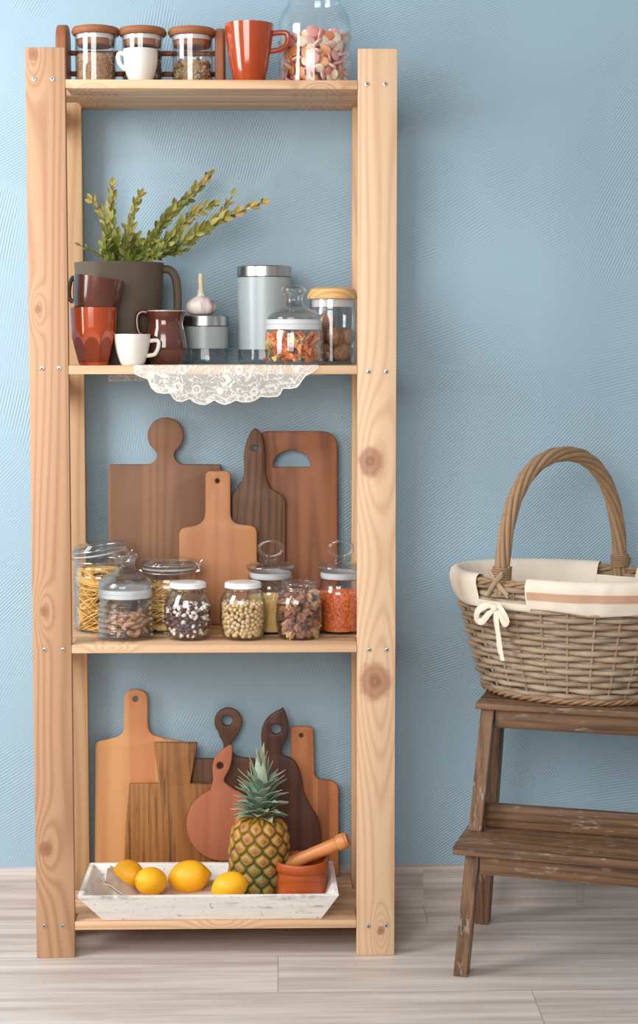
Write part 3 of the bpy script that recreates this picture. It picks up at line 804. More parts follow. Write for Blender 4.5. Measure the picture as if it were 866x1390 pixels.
bm = bmesh.new(); mug_handle(bm, [(-.042, 0, .062), (-.049, 0, .064), (-.053, 0, .055), (-.053, 0, .035), (-.049, 0, .022), (-.042, 0, .018)], .0042, .7); obj('handle', bm, m_brown2, bc)
# white cup
Yc = .055; b = place(180, Yc, S2)
cup_label('espresso_cup', 'white espresso cup beside the brown jug on the second shelf', b,
          [(0, 0), (8 * mpp(Yc), 0)] + prof_px(Yc, S2, [(14, None), (17.5, 490), (21.5, 477), (23.8, 464), (24.4, 453.5)], 180),
          path_px(Yc, 180, S2, [(202, 463), (211, 462), (215, 464), (214.5, 472), (210.5, 480), (206, 482), (199, 483)]), m_white, hr=.004)
# brown jug
Yc = .105; b = place(225, Yc, S2 + 0)
jug = thing('jug', 'glossy brown ceramic jug with pouring lip beside the white cup', 'jug', b)
pr = catmull(prof_px(Yc, S2, [(19, None), (23, 490), (27.8, 478), (28.6, 468), (26.2, 452), (23.4, 440), (23.4, 432), (25.6, 422)], 225), 6)
def spout(r, z, a):
    f = max(0, (z - at(225, 440, Yc).z + S2) / .026)
    return r * (1 + .12 * f * math.exp(-(a if a < PI else 2 * PI - a) ** 2 / .18))
bm = bmesh.new(); lathe(bm, glass_prof([(0, 0)] + pr, .003, .006), 72, rfun=spout); obj('body', bm, m_brown, jug)
bm = bmesh.new(); rt = pr[-1][0] - .0015; zt_ = pr[-1][1]
t = bmesh.new(); lathe(t, [(rt - .0017, zt_ - .0012), (rt - .0015, zt_ + .0007), (rt + .0012, zt_ + .0007), (rt + .0014, zt_ - .0012)], 72, rfun=spout, closed=True); merge(bm, t)
obj('rim_line', bm, m_white, jug)
bm = bmesh.new(); mug_handle(bm, path_px(Yc, 225, S2, [(204, 425), (194, 423.5), (188, 428), (187, 440), (190, 452), (200, 458)]), .0046, .7); obj('handle', bm, m_brown, jug)

# canisters
g = G('frosted_glass')
g.t.links.new
fr = g.n('MixShader', {0: .38, 1: g.n('BsdfDiffuse', {0: rgb(228, 235, 236)}).outputs[0], 2: g.n('BsdfTransparent', {0: rgb(226, 240, 238)}).outputs[0]}).outputs[0]
fr2 = g.n('MixShader', {0: .35, 1: fr, 2: g.n('BsdfTranslucent', {0: rgb(212, 226, 228)}).outputs[0]}).outputs[0]
gl = g.n('BsdfGlossy', {0: (.9, .95, .95), 'Roughness': .35}).outputs[0]
m_frost = g.done(g.n('MixShader', {0: .06, 1: fr2, 2: gl}).outputs[0])
def canister(label, cx, hw, ytop, ylid, yfrost, Yc):
    b = place(cx, Yc, S2 + DZ); k = mpp(Yc); z = lambda py: at(cx, py, Yc).z - S2 - DZ
    t = thing('canister', label, 'canister', b, group=None)
    R = hw * k
    obj('glass_body', vessel_bm([(0, 0), (R - .006, 0), (R - .002, .003), (R - .0012, .007), (R - .0012, z(ylid) - .0005)], .0028, .009), m_glass, t)
    bm = bmesh.new(); lathe(bm, [(R - .0011, z(yfrost)), (R - .0006, z(yfrost) + .0005), (R - .0006, z(ylid) - .001), (R - .0011, z(ylid) - .001)], 56, closed=True)
    obj('frosted_band', bm, m_frost, t)
    bm = bmesh.new(); zl = z(ylid)
    lathe(bm, [(0, zl), (R - .001, zl), (R + .0006, zl + .001), (R + .0006, z(ytop) - .002), (R - .0016, z(ytop)), (0, z(ytop) - .0004)], 64)
    obj('lid', bm, m_steel, t)
    return b, z(ytop)
cb, ct = canister('short frosted glass canister with steel lid, garlic on top', 279, 31, 428.5, 443, 473, .185)
canister('tall frosted glass canister with steel lid in the middle of the second shelf', 359, 36.5, 361.5, 376.5, 474.5, .20)
# garlic
Yg = .165; gx = at(273, 428, Yg).x; gz = cb[2] + ct; k = mpp(Yg)
g = G('garlic_skin')
n = g.noise(g.vscale(g.co(), (60, 60, 9)), 1.0, 4)
m_garlic = g.done(g.bsdf(col=g.mix(g.ss(n, .56, .72), g.mix(g.noise(g.co(), 90, 3), rgb(240, 230, 220), rgb(214, 196, 186)), rgb(158, 108, 140)), rough=.5))
gar = thing('garlic_bulb', 'garlic bulb with purple streaks standing on the short canister lid', 'garlic', (gx, Yg, gz))
bm = bmesh.new()
lathe(bm, catmull([(0, 0), (9 * k, 0), (16 * k, 3 * k), (19.5 * k, 10 * k), (18 * k, 17 * k), (12 * k, 22.5 * k), (6 * k, 26 * k), (4 * k, 30 * k)], 5), 64, rfun=lambda r, z, a: r * (1 + .05 * abs(math.cos(4 * a)) - .02) if z > 0 else r)
obj('bulb', bm, m_garlic, gar)
bm = bmesh.new(); tube(bm, catmull([(0, 0, 25 * k), (0, 0, 38 * k), (-.0008, 0, 48 * k), (0, 0, 56 * k)], 5), [4.6 * k] * 4 + [3.4 * k] * 6 + [3.3 * k] * 5 + [3.6 * k], 10)
obj('stalk', bm, plain('garlic_stalk', rgb(230, 210, 182), .6, var=.1), gar)
# jar of coloured pasta
def knob_jar(label, name, Yc, cx, zs, body, yseal0, yseal1, lidprof, hw, ribs=None, group=None, tb=.007):
    b = place(cx, Yc, zs); k = mpp(Yc); z = lambda py: at(cx, py, Yc).z - zs
    t = thing(name, label, 'jar', b)
    pr = prof_px(Yc, zs, body, cx)
    if ribs: pr = ribs(pr, k, z)
    obj('glass_body', vessel_bm([(0, 0)] + pr, .0026, tb, 64), m_glass, t)
    bm = bmesh.new(); Rs = pr[-1][0]
    zs1, zs0 = z(yseal1), z(yseal0)
    lathe(bm, [(Rs - .006, zs1), (Rs + .0002, zs1 + .0003), (Rs + .0006, (zs0 + zs1) / 2 - .001), (Rs - .0008, (zs0 + zs1) / 2), (Rs + .0006, (zs0 + zs1) / 2 + .001), (Rs + .0002, zs0 - .0003), (Rs - .006, zs0)], 64, closed=True)
    gs = G('soft_seal'); obj('seal_ring', bm, m_softseal, t)
    bm = bmesh.new(); lp = prof_px(Yc, zs, lidprof, cx)
    sm = catmull(lp, 6); zk = lp[3][1]                                         # the knob above the dome is solid
    inner = [(max(r - .0026, .0005), zz - .0024) for r, zz in reversed(sm) if zz <= zk]
    lathe(bm, sm + [(0, zk - .0030)] + inner + [sm[0]], 56)
    obj('lid', bm, m_glass_thick, t)
    return b, pr, z, k
g = G('soft_seal')
m_softseal = g.done(g.n('MixShader', {0: .48, 1: g.bsdf(col=rgb(232, 235, 236), rough=.35), 2: g.n('BsdfTransparent', {0: (.95, .97, 1)}).outputs[0]}).outputs[0])
b, pr, z, k = knob_jar('round glass jar of orange pasta with knob lid, second shelf', 'pasta_jar', .072, 399, S2 + DZ,
    [(34, None), (38, 492), (39, 487), (39, 452), (37.5, 448)], 433.5, 447.5,
    [(36, 433), (35.5, 430), (31, 424), (22, 419.5), (14.5, 415), (11.5, 408), (12.6, 402), (16, 397), (16.8, 393), (14.2, 389.2), (8, 387.3), (0.0, 387)], 39)
m_pas = [island('pasta_orange', [rgb(238, 146, 86)], .6, var=.15), island('pasta_yellow', [rgb(232, 196, 128)], .6, var=.15), island('pasta_green', [rgb(180, 172, 104)], .6, var=.15), island('pasta_red', [rgb(228, 126, 76)], .6, var=.15)]
protos = []
for i, m in enumerate(m_pas):
    bm = bmesh.new(); n = 9; rows = []
    for a in range(n):                                   # a pinched bow-tie with a twist
        u = a / (n - 1) * 2 - 1; wd = .0034 + .0048 * abs(u) ** 1.2; tw = u * .9
        rows.append([(u * .0105, (q / 4 * 2 - 1) * wd * math.cos(tw), (q / 4 * 2 - 1) * wd * math.sin(tw) + .0016 * math.cos(q * PI) * (1.2 - abs(u))) for q in range(5)])
    vv = [[bm.verts.new(p) for p in r] for r in rows]
    for A, B in zip(vv, vv[1:]):
        for q in range(4): bm.faces.new((A[q], A[q + 1], B[q + 1], B[q]))
    thicken(bm, .0013)
    protos.append(obj('pasta_piece', bm, m, smooth=50))
Rj = pr[2][0] - .003
P = pack(lambda zz: Rj, .0075, z(449), .0072, 3)
P = shellsort(P, lambda zz: Rj, .0072, z(449))
nm = ['orange', 'pale yellow', 'green', 'red-orange']
scatter(protos, P, b, [f'{q} pasta piece in the knob-lidded jar on the second shelf' for q in nm], 'pasta', [f'{q} pasta pieces' for q in nm], [4, 1.6, .9, 2], 9, PI, .2)
# walnut jar
Yc = .165; cx = 451.5; b = place(cx, Yc, S2); k = mpp(Yc); z = lambda py: at(cx, py, Yc).z - S2
wj = thing('walnut_jar', 'glass jar of whole walnuts with pale wooden lid beside the right post', 'jar', b)
R = 32.5 * k
obj('glass_body', vessel_bm([(0, 0), (R - .005, 0), (R - .001, .003), (R, .007), (R, z(428)), (R - .001, z(421)), (R - .0025, z(417)), (R - .0025, z(407))], .0026, .007), m_glass, wj)
bm = bmesh.new(); zl = z(406)
lathe(bm, [(0, zl), (33.8 * k, zl), (34.6 * k, zl + .003), (34 * k, zl + .007), (30 * k, z(393)), (24 * k, z(390.5)), (0, z(390))], 60)
m_bamboo = wood('bamboo_lid', rgb(232, 186, 124), rgb(196, 140, 78), axis='X', across=70, swirl=1.0, ring=.6, seed=51)
ld = obj('lid', bm, m_bamboo, wj)
bm = bmesh.new(); lathe(bm, [(0, z(417)), (R - .006, z(417)), (R - .0055, zl), (0, zl)], 48); obj('plug', bm, m_seal, ld)
g = G('walnut_shell')
n = g.noise(g.co(), 110, 5, .65)
m_wal = g.done(g.bsdf(col=g.ramp(n, [(.25, rgb(106, 70, 46)), (.55, rgb(164, 116, 80)), (.8, rgb(194, 148, 108))]), rough=.6, normal=g.bump(n, .8, .002)))
bm = bmesh.new(); bmesh.ops.create_uvsphere(bm, u_segments=36, v_segments=20, radius=1)
for v in bm.verts:
    c = v.co.copy(); rr = 1 + .05 * mnoise.noise(c * 3.2) + .035 * mnoise.noise(c * 8)
    rr *= 1 + .055 * math.exp(-(c.y / .10) ** 2) * (1 - abs(c.z) * .3)
    v.co = c * .0172 * rr; v.co.z *= 1.14
    if c.z > .8: v.co.z += (c.z - .8) * .008
wal = obj('walnut', bm, m_wal, smooth=70)
Pw = [(-.016, -.02, .0245), (.018, -.022, .0245), (.027, .012, .0245), (-.026, .012, .0245), (.001, .026, .0245), (.004, -.0268, .0538), (-.026, -.006, .055), (.0265, -.008, .0545), (.014, .024, .055), (-.0155, .024, .056), (-.012, -.020, .0835)]
wl = ['walnut at the bottom left of the walnut jar', 'walnut at the bottom front of the walnut jar', 'walnut at the bottom right of the walnut jar', 'walnut low on the left wall of the walnut jar', 'walnut low at the back of the walnut jar', 'big walnut in the middle front of the walnut jar', 'walnut halfway up the left wall of the walnut jar', 'walnut halfway up the right wall of the walnut jar', 'walnut on the upper right back of the walnut jar', 'walnut on the upper left back of the walnut jar', 'topmost walnut in the walnut jar']
for i, p in enumerate(Pw):
    o = wal if i == 0 else wal.copy()
    if i: C.objects.link(o)
    q = math.hypot(p[0], p[1]); lim = R - .003 - .0178; f = min(1, lim / q)
    o.location = (b[0] + p[0] * f, b[1] + p[1] * f, b[2] + p[2]); o.rotation_euler = (rnd.uniform(-1, 1), rnd.uniform(-1, 1), rnd.uniform(-PI, PI))
    tag(o, wl[i], 'walnut', 'whole walnuts in the jar')

# lace doily
g = G('white_lace')
v = g.co(); sx = g.n('SeparateXYZ', {0: v})
q2 = g.n('CombineXYZ', {0: sx.outputs[0], 1: 0.0, 2: g.M('SUBTRACT', sx.outputs[2], sx.outputs[1])}).outputs[0]
ed = g.n('Attribute', {}, attribute_name='edge').outputs['Fac']
n = g.noise(q2, 46, 1.0, .4, 1.2)
l1 = g.M('SUBTRACT', 1.0, g.ss(g.M('ABSOLUTE', g.M('SUBTRACT', n, .5)), .016, .036))
n2 = g.noise(g.vscale(q2, (1, 1, 1), (3, 5, 1)), 68, 1.0, .4, .8)
l2 = g.M('SUBTRACT', 1.0, g.ss(g.M('ABSOLUTE', g.M('SUBTRACT', n2, .46)), .014, .034))
vo = g.n('TexVoronoi', {'Vector': q2, 'Scale': 36.0, 'Randomness': .55}); d = vo.outputs['Distance']
fl = g.M('SUBTRACT', 1.0, g.ss(g.M('ABSOLUTE', g.M('SUBTRACT', d, .25)), .05, .10))
flc = g.M('SUBTRACT', 1.0, g.ss(d, .05, .10))
net = g.n('TexVoronoi', {'Vector': q2, 'Scale': 420.0}, feature='DISTANCE_TO_EDGE').outputs['Distance']
nets = g.M('MULTIPLY', g.M('SUBTRACT', 1.0, g.ss(net, .05, .22)), .55)
edge = g.M('SUBTRACT', 1.0, g.ss(ed, .0022, .0038))
edge2 = g.M('MULTIPLY', g.M('SUBTRACT', 1.0, g.ss(g.M('ABSOLUTE', g.M('SUBTRACT', ed, .011)), .0012, .003)), .8)
al = g.M('MAXIMUM', g.M('MAXIMUM', g.M('MAXIMUM', l1, l2), g.M('MAXIMUM', fl, flc)), g.M('MAXIMUM', g.M('MAXIMUM', nets, .5), g.M('MAXIMUM', edge, edge2)))
m_lace = g.done(g.n('MixShader', {0: al, 1: g.n('BsdfTransparent', {0: (1, 1, 1)}).outputs[0], 2: g.n('MixShader', {0: .3, 1: g.n('BsdfDiffuse', {0: rgb(246, 242, 234)}).outputs[0], 2: g.n('BsdfTranslucent', {0: rgb(246, 242, 234)}).outputs[0]}).outputs[0]}).outputs[0])
bot = [(181, 497), (182, 508), (190, 511.5), (201, 515), (204, 526), (213, 533), (222, 534.5), (231, 534), (235, 541), (241, 545), (248, 545.5), (257.5, 541.5), (263, 546), (270, 549), (278, 550), (285, 547.5), (291, 543.5), (297, 547), (305, 549.8), (313, 547.5), (320, 543.5), (328, 546), (339, 546.3), (347, 543.5), (353, 538.5), (364, 539.5), (376.5, 538.6), (382, 534), (384, 527.5), (394, 528), (403, 526), (409, 519), (415, 510), (424, 506), (432, 499.5)]
Yf = -.0045
bm = bmesh.new(); lay = bm.verts.layers.float.new('edge')
NX = 170; NV = 22; cols = []
zb = [(at(px, py, Yf).x, at(px, py, Yf).z) for px, py in bot]
xs = np.linspace(zb[0][0], zb[-1][0], NX); zl = np.interp(xs, [q[0] for q in zb], [q[1] for q in zb])
bx0, bx1 = at(147, 510, .304).x, at(441, 510, .304).x
for i, x in enumerate(xs):
    u = i / (NX - 1); col = []
    zbk = S2 - TH - .020 + u * .012
    for j in range(5):                                   # behind the shelf
        s = j / 4; xx = bx0 + (bx1 - bx0) * u; col.append((xx, .3005 + .0020 * math.sin(u * 40) * (1 - s), zbk + (S2 + .0008 - zbk) * s))
    for j in range(1, 8):                                # across the top
        s = j / 8; xx = bx0 + (bx1 - bx0) * u; col.append((xx + (x - xx) * s, .3005 * (1 - s) + .001, S2 + .0010))
    col.append((x, -.0012, S2 + .0008))
    for j in range(1, NV + 1):
        s = j / NV; zz = S2 - .001 + (zl[i] - S2 + .001) * s; drop = S2 - zz
        col.append((x + .0006 * math.sin(zz * 300), -.0022 - .0055 * min(1, drop / .05) * (.5 + .5 * math.sin(x * 48 + 1.0)) - .002 * min(1, drop / .02), zz))
    cols.append([bm.verts.new(p) for p in col])
out2 = np.array([(x, zz) for x, zz in zip(xs, zl)])
for cvs in cols:
    for v in cvs:
        dd = np.sqrt(((out2 - np.array((v.co.x, v.co.z))) ** 2).sum(1)).min() if v.co.y < 0 else min(.05, abs(v.co.z - (S2 - TH - .02)) if v.co.y > .29 else .05)
        v[lay] = dd
for A, B in zip(cols, cols[1:]):
    for p in range(len(A) - 1): bm.faces.new((A[p], A[p + 1], B[p + 1], B[p]))
o = obj('lace_doily', bm, m_lace, smooth=60)
tag(o, 'white scalloped lace doily hanging over the front of the second shelf', 'doily')

# ------------------------------------------------------------------ third shelf jars
def contact(px, py, zs): return atz(px, py, zs).y
def wire_ring(bm, R, z, r=.0011):
    tube(bm, [(R * math.cos(a), R * math.sin(a), z) for a in np.linspace(0, 2 * PI, 40, endpoint=False)], r, 8, closed=True)
def nest_mesh(mat, Rn, Hn, seed):
    rg = random.Random(seed); bm = bmesh.new()
    for s in range(20):
        ph = rg.uniform(0, 2 * PI); turns = rg.uniform(.9, 1.5); r0 = Rn * rg.choice((rg.uniform(.45, .7), rg.uniform(.82, .97), rg.uniform(.82, .97))); tilt = Euler((rg.uniform(-.7, .7), rg.uniform(-.7, .7), 0)).to_matrix()
        z0 = rg.uniform(-.5, .5) * Hn * .7; pts = []
        for k in range(26):
            a = ph + turns * 2 * PI * k / 25
            p = Vector((r0 * math.cos(a), r0 * .9 * math.sin(a), z0 + Hn * .14 * math.sin(a * 2 + ph))); p = tilt @ p
            q = math.hypot(p.x, p.y)
            if q > Rn: p.x *= Rn / q; p.y *= Rn / q
            p.z = max(-Hn / 2, min(Hn / 2, p.z)); pts.append(p)
        tube(bm, pts, .0058, 6, flat=.18)
    return obj('pasta_nest', bm, mat, smooth=60)
m_tag = island('egg_pasta', [rgb(250, 206, 116), rgb(252, 216, 134), rgb(244, 192, 98), rgb(252, 222, 150)], .5, var=.06)
def clip_jar(label, cx, hw, ybase, yshoulder, yneck, yrim, ylid0, ylid1, lidhw, tilt, clipside, nests, seed, nl):
    Yc = contact(cx, ybase, S3) + hw * mpp(.12); b = place(cx, Yc, S3); k = mpp(Yc); z = lambda py: at(cx, py, Yc).z - S3
    t = thing('clip_top_jar', label, 'jar', b)
    R = hw * k; rn = lidhw * k - .003
    pr = catmull([(R - .006, 0), (R - .001, .004), (R, .010), (R, z(yshoulder) - .004), (R - .002, z(yshoulder) + .003), (rn + .001, z(yneck)), (rn, z(yneck) + .004), (rn, z(yrim))], 5)
    pr = [(r, max(0, zz)) for r, zz in pr]
    obj('glass_body', vessel_bm([(0, 0)] + pr, .0026, .006, 60), m_glass, t)
    zr = z(yrim); th = (ylid1 - ylid0) * k
    hinge = Vector((-clipside * (rn + .004), 0, zr + .002))
    lid = bpy.data.objects.new('lid', None); C.objects.link(lid); lid.parent = t; lid.location = hinge; lid.rotation_euler = (0, -tilt * clipside, 0); lid.empty_display_size = .02
    off = -hinge.x
    bm = bmesh.new(); lr = rn + .003
    lathe(bm, [(0, .001), (lr - .004, .001), (lr - .001, .002), (lr, th * .35), (lr - .0015, th * .62), (lr - .006, th * .92), (lr * .6, th), (0, th)], 56, Matrix.Translation((off, 0, 0)))
    obj('lid_glass', bm, m_glass_thick, lid)
    bm = bmesh.new(); lathe(bm, [(rn - .006, -.0022), (rn + .001, -.0022), (rn + .001, .0009), (rn - .006, .0009)], 56, Matrix.Translation((off, 0, 0)), closed=True)
    obj('rubber_gasket', bm, m_softseal, lid)
    bm = bmesh.new()
    tube(bm, [(off + (lr + .0008) * math.cos(a), (lr + .0008) * math.sin(a), th * .4) for a in np.linspace(0, 2 * PI, 40, endpoint=False)], .0011, 8, closed=True)
    obj('lid_wire', bm, m_wire, lid)
    bm = bmesh.new(); wire_ring(bm, rn + .0014, zr - .006)
    s = clipside; x = rn + .0015; top = zr + .004 + (2 * rn * math.sin(tilt) if tilt else .010)
    for sy in (-1, 1):
        tube(bm, catmull([(s * x, sy * .010, zr - .006), (s * (x + .006), sy * .010, zr - .004), (s * (x + .003), sy * .009, (zr + top) / 2), (s * (x - .004), sy * .008, top)], 5), .0010, 7)
    tube(bm, [(s * (x - .004), -.008, top), (s * (x - .004), .008, top)], .001, 7)
    tube(bm, catmull([(s * (x + .006), -.010, zr - .004), (s * (x + .009), 0, zr + .006), (s * (x + .006), .010, zr - .004)], 6), .0010, 7)
    tube(bm, catmull([(s * (x + .004), 0, zr + .002), (s * (x + .008), 0, zr + .012), (s * (x + .012), 0, zr + .016)], 4), .0012, 7)
    tube(bm, [(-s * (x), -.006, zr - .006), (-s * (x + .005), -.005, zr - .003), (-s * (x + .005), .005, zr - .003), (-s * x, .006, zr - .006)], .001, 7)
    obj('wire_clip', bm, m_wire, t)
    zt = .0065
    for i, hn in enumerate(nests):
        o = nest_mesh(m_tag, R - .004, hn, seed + i)
        o.location = (b[0], b[1], b[2] + zt + hn / 2); o.rotation_euler = (0, 0, i * 1.3); zt += hn
        tag(o, nl[i], 'pasta', 'tagliatelle nests')
clip_jar('clip-top glass jar of tagliatelle with lid tilted open, leftmost on the third shelf', 137.5, 36.5, 861, 782, 770, 757, 733, 748, 37, math.radians(9), 1, [.040, .040, .038], 61,
         ['lowest tagliatelle nest in the open clip-top jar', 'middle tagliatelle nest in the open clip-top jar', 'top tagliatelle nest in the open clip-top jar'])
clip_jar('closed clip-top glass jar of pasta behind the bean jar, third shelf', 230.5, 39, 861, 795, 785, 771, 756, 768, 38, 0.0, 1, [.044, .043], 71,
         ['lower tagliatelle nest in the closed clip-top jar', 'upper tagliatelle nest in the closed clip-top jar'])
# ribbed jar
def ribs(pr, k, z):
    out = [(34 * k, 0), (37 * k, .003)]
    z0, z1 = .006, z(815)
    for i in range(91):
        t = i / 90
        out.append(((37.2 - 1.5 * t + 1.5 * math.cos(t * 6.5 * 2 * PI + .6)) * k * (1 if t < .8 else 1 - .0 * t), z0 + (z1 - z0) * t))
    return out + [(36 * k, z(810))]
Yr = contact(170, 872, S3) + 37 * mpp(.06)
b, pr, z, k = knob_jar('ribbed glass jar of brown nut pieces with knob lid, left on third shelf', 'ribbed_jar', Yr, 170.5, S3, [(34, None)], 797.5, 809.5,
    [(36.5, 797), (36.5, 792), (33, 786), (25, 780), (17.5, 774), (13, 767), (14.5, 761), (17, 756.5), (16.8, 752.5), (13.5, 749.5), (7, 748.2), (0.0, 748)], 37, ribs)
m_nut = island('brown_nuts', [rgb(212, 164, 128)], .6, var=.45, nscale=160)
protos = []
for i in range(3):
    bm = bmesh.new(); bmesh.ops.create_icosphere(bm, subdivisions=3, radius=1)
    for v in bm.verts:
        c = v.co.copy(); d = 1 + .22 * mnoise.noise(c * 2.3 + Vector((i * 7, 0, 0))) + .08 * mnoise.noise(c * 6)
        x = c.x * .0125 * d; v.co = Vector((x, c.y * .0056 * d + 18 * x * x, c.z * .0046 * d))
    protos.append(obj('nut_piece', bm, m_nut, smooth=60))
rfr = lambda zz: 34 * k - .003
P = shellsort(pack(rfr, .0075, z(829), .0072, 5), rfr, .0072, z(829))
scatter(protos, P, b, ['light brown curved nut piece in the ribbed jar'] * 3, 'nut', ['nut pieces in the ribbed jar'] * 3, [1, 1, 1], 13, .8, .2)
# small pot-bellied jars
m_cap = plain('white_lid_enamel', rgb(236, 236, 236), .3, coat=.3, var=.02)
def belly_jar(label, cx, hw, ybase, lid=True, yrim=788, lidhw=25.5, neck=22.5):
    Yc = contact(cx, ybase, S3) + 26 * mpp(.05); b = place(cx, Yc, S3); k = mpp(Yc); z = lambda py: at(cx, py, Yc).z - S3
    t = thing('belly_jar', label, 'jar', b)
    pr = catmull([(24 * k, 0), (26.5 * k, .003), (29 * k, z(857)), (31.8 * k, z(842)), (hw * k, z(829)), (31 * k, z(815)), (27 * k, z(805)), (neck * k, z(800)), (neck * k, z(797)), (neck * k, z(yrim + (6 if lid else 0)))], 5)
    pr = [(r, max(0, zz)) for r, zz in pr]
    if not lid: pr += [((neck + 1) * k, z(yrim) - .001), ((neck + .4) * k, z(yrim))]
    obj('glass_body', vessel_bm([(0, 0)] + pr, .0024, .005, 60), m_glass, t)
    if not lid:
        bm = bmesh.new()
        for zz in (z(791), z(796.5)): tube(bm, [((neck + .3) * k * math.cos(a), (neck + .3) * k * math.sin(a), zz) for a in np.linspace(0, 2 * PI, 40, endpoint=False)], .0013, 8, closed=True)
        obj('thread', bm, m_glass_thick, t)
    if lid:
        bm = bmesh.new(); lr = lidhw * k; z0, z1 = z(797.0), z(789.5)
        lathe(bm, [(lr - .001, z0), (lr, z0 + .0012), (lr - .0006, z0 + .002), (lr - .0006, z1 - .003), (lr - .003, z1 - .0005), (lr - .006, z1), (0, z1 - .0006)] + [(0, z1 - .0016), (lr - .003, z1 - .0018), (lr - .0018, z0)], 64)
        obj('lid', bm, m_cap, t)
    return b, interp([(r - .0028, zz) for r, zz in pr]), z, k
b, rf, z, k = belly_jar('white-lidded belly jar of maroon and white beans, third shelf', 255.5, 32.8, 871)
g = G('speckled_bean'); n = g.noise(g.co(), 190, 3)
m_wb = g.done(g.bsdf(col=g.mix(g.ss(n, .58, .66), rgb(240, 230, 216), rgb(110, 60, 58)), rough=.35, coat=.3))
m_mb = plain('maroon_bean', rgb(98, 44, 48), .35, coat=.3, var=.2, nscale=120)
bend = lambda amt: (lambda c: Vector((c.x, c.y + amt * c.x * c.x, c.z)))
protos = [blob_mesh('bean', .0066, .0042, .0038, m_wb, sub=2, fn=bend(35)), blob_mesh('bean', .0066, .0042, .0038, m_mb, sub=2, fn=bend(35))]
P = shellsort(pack(rf, .0055, z(818), .0046, 21, 10), rf, .0046, z(818))
rest = scatter(protos, P, b, ['white speckled bean in the white-lidded belly jar', 'maroon bean in the white-lidded belly jar'], 'bean', ['white speckled beans', 'maroon beans'], [1, 1.25], 3, .9, .15, limit=290)
b, rf, z, k = belly_jar('white-lidded belly jar of chickpeas in the middle of the third shelf', 330, 31.5, 871)
m_cp = plain('chickpea', rgb(242, 208, 152), .55, var=.12, nscale=90)
protos = [blob_mesh('chickpea', .0046, .0044, .0045, m_cp, .08, 2.5, 2, 3)]
P = shellsort(pack(rf, .0055, z(815), .0043, 22, 8), rf, .0043, z(815))
scatter(protos, P, b, ['chickpea in the white-lidded jar'], 'chickpea', ['chickpeas in the jar'], [1], 3, PI, .1, limit=300)
b, rf, z, k = belly_jar('open belly jar of shelled walnut kernels on the third shelf', 405.5, 31.2, 870, False)
m_ker = [island('kernel_pale', [rgb(222, 180, 134)], .6, var=.5, nscale=140), island('kernel_brown', [rgb(166, 112, 84)], .6, var=.6, nscale=140), island('kernel_dark', [rgb(112, 72, 60)], .6, var=.6, nscale=140)]
protos = [blob_mesh('walnut_kernel', .0098, .0082, .0062, m, .75, 1.9, 3, 3 + i * 5) for i, m in enumerate(m_ker)]
P = shellsort(pack(rf, .0055, z(801), .0074, 23), rf, .0074, z(801))
scatter(protos, P, b, ['pale walnut kernel in the open jar', 'brown walnut kernel in the open jar', 'dark walnut kernel in the open jar'], 'walnut', ['pale walnut kernels', 'brown walnut kernels', 'dark walnut kernels'], [1, 2.2, 1.2], 4, PI, .2)
# ring-lid jars
def ring_jar(label, cx, hw, ybase, cname, clabel, ytop, mat, size, n, seed):
    Yc = contact(cx, ybase, S3) + hw * mpp(.12); b = place(cx, Yc, S3); k = mpp(Yc); z = lambda py: at(cx, py, Yc).z - S3
    t = thing('ring_lid_jar', label, 'jar', b)
    R = hw * k
    pr = [(R - .006, 0), (R - .001, .003), (R, .007), (R, z(803)), (R - .0015, z(799)), (R - .005, z(795)), (R - .0055, z(791)), (R - .0055, z(786)), (R - .002, z(783.5)), (R - .002, z(781))]
    obj('glass_body', vessel_bm([(0, 0)] + pr, .0026, .006, 60), m_glass, t)
    lid = bpy.data.objects.new('lid', None); C.objects.link(lid); lid.parent = t; lid.empty_display_size = .02
    bm = bmesh.new(); lr = 33.5 * k
    lathe(bm, [(0, z(780)), (R - .010, z(780)), (R - .008, z(776)), (lr - .004, z(774)), (lr, z(769)), (lr - .001, z(766.5)), (lr - .006, z(764)), (.012, z(763)), (.009, z(760)), (0, z(760))], 60)
    obj('lid_glass', bm, m_glass_thick, lid)
    bm = bmesh.new(); lathe(bm, [(R - .010, z(784)), (R - .0081, z(784)), (R - .0070, z(780)), (R - .0070, z(776)), (R - .010, z(776))], 56, closed=True)
    obj('gasket', bm, m_softseal, lid)
    bm = bmesh.new(); rx, rz = 15.8 * k, 10.4 * k; zc = z(744.5)
    pts = [(rx * math.cos(a), 0, zc + rz * math.sin(a)) for a in np.linspace(0, 2 * PI, 48, endpoint=False)]
    tube(bm, pts, .0036, 12, closed=True, upv=(0, 1, 0))
    for sg in (-1, 1): tube(bm, catmull([(sg * .010, 0, zc - rz * .8), (sg * .0085, 0, zc - rz - .003), (sg * .010, 0, z(762))], 5), .0034, 10, upv=(0, 1, 0))
    obj('ring_handle', bm, m_glass_thick, lid)
    granules(cname, clabel, b, interp([(r - .0029, zz) for r, zz in pr]), .0063, z(ytop), size, mat, n, seed, cat='grain' if 'millet' in cname else 'lentils', wavy=.001)
m_mil = island('yellow_millet', [rgb(250, 208, 118), rgb(244, 196, 98), rgb(252, 220, 144)], .7, var=.15)
m_len = island('red_lentil', [rgb(238, 112, 54), rgb(248, 134, 72), rgb(222, 92, 40), rgb(250, 156, 94)], .55, var=.15)
ring_jar('ring-lidded glass jar of yellow millet behind the open jar', 367.5, 33, 863, 'millet', 'yellow millet filling the ring-lidded jar', 808.5, m_mil, .0022, 2600, 31)
ring_jar('ring-lidded glass jar of red lentils against the right post', 462.5, 32.5, 863, 'red_lentils', 'red lentils filling the jar against the right post', 803, m_len, .0042, 2200, 32)

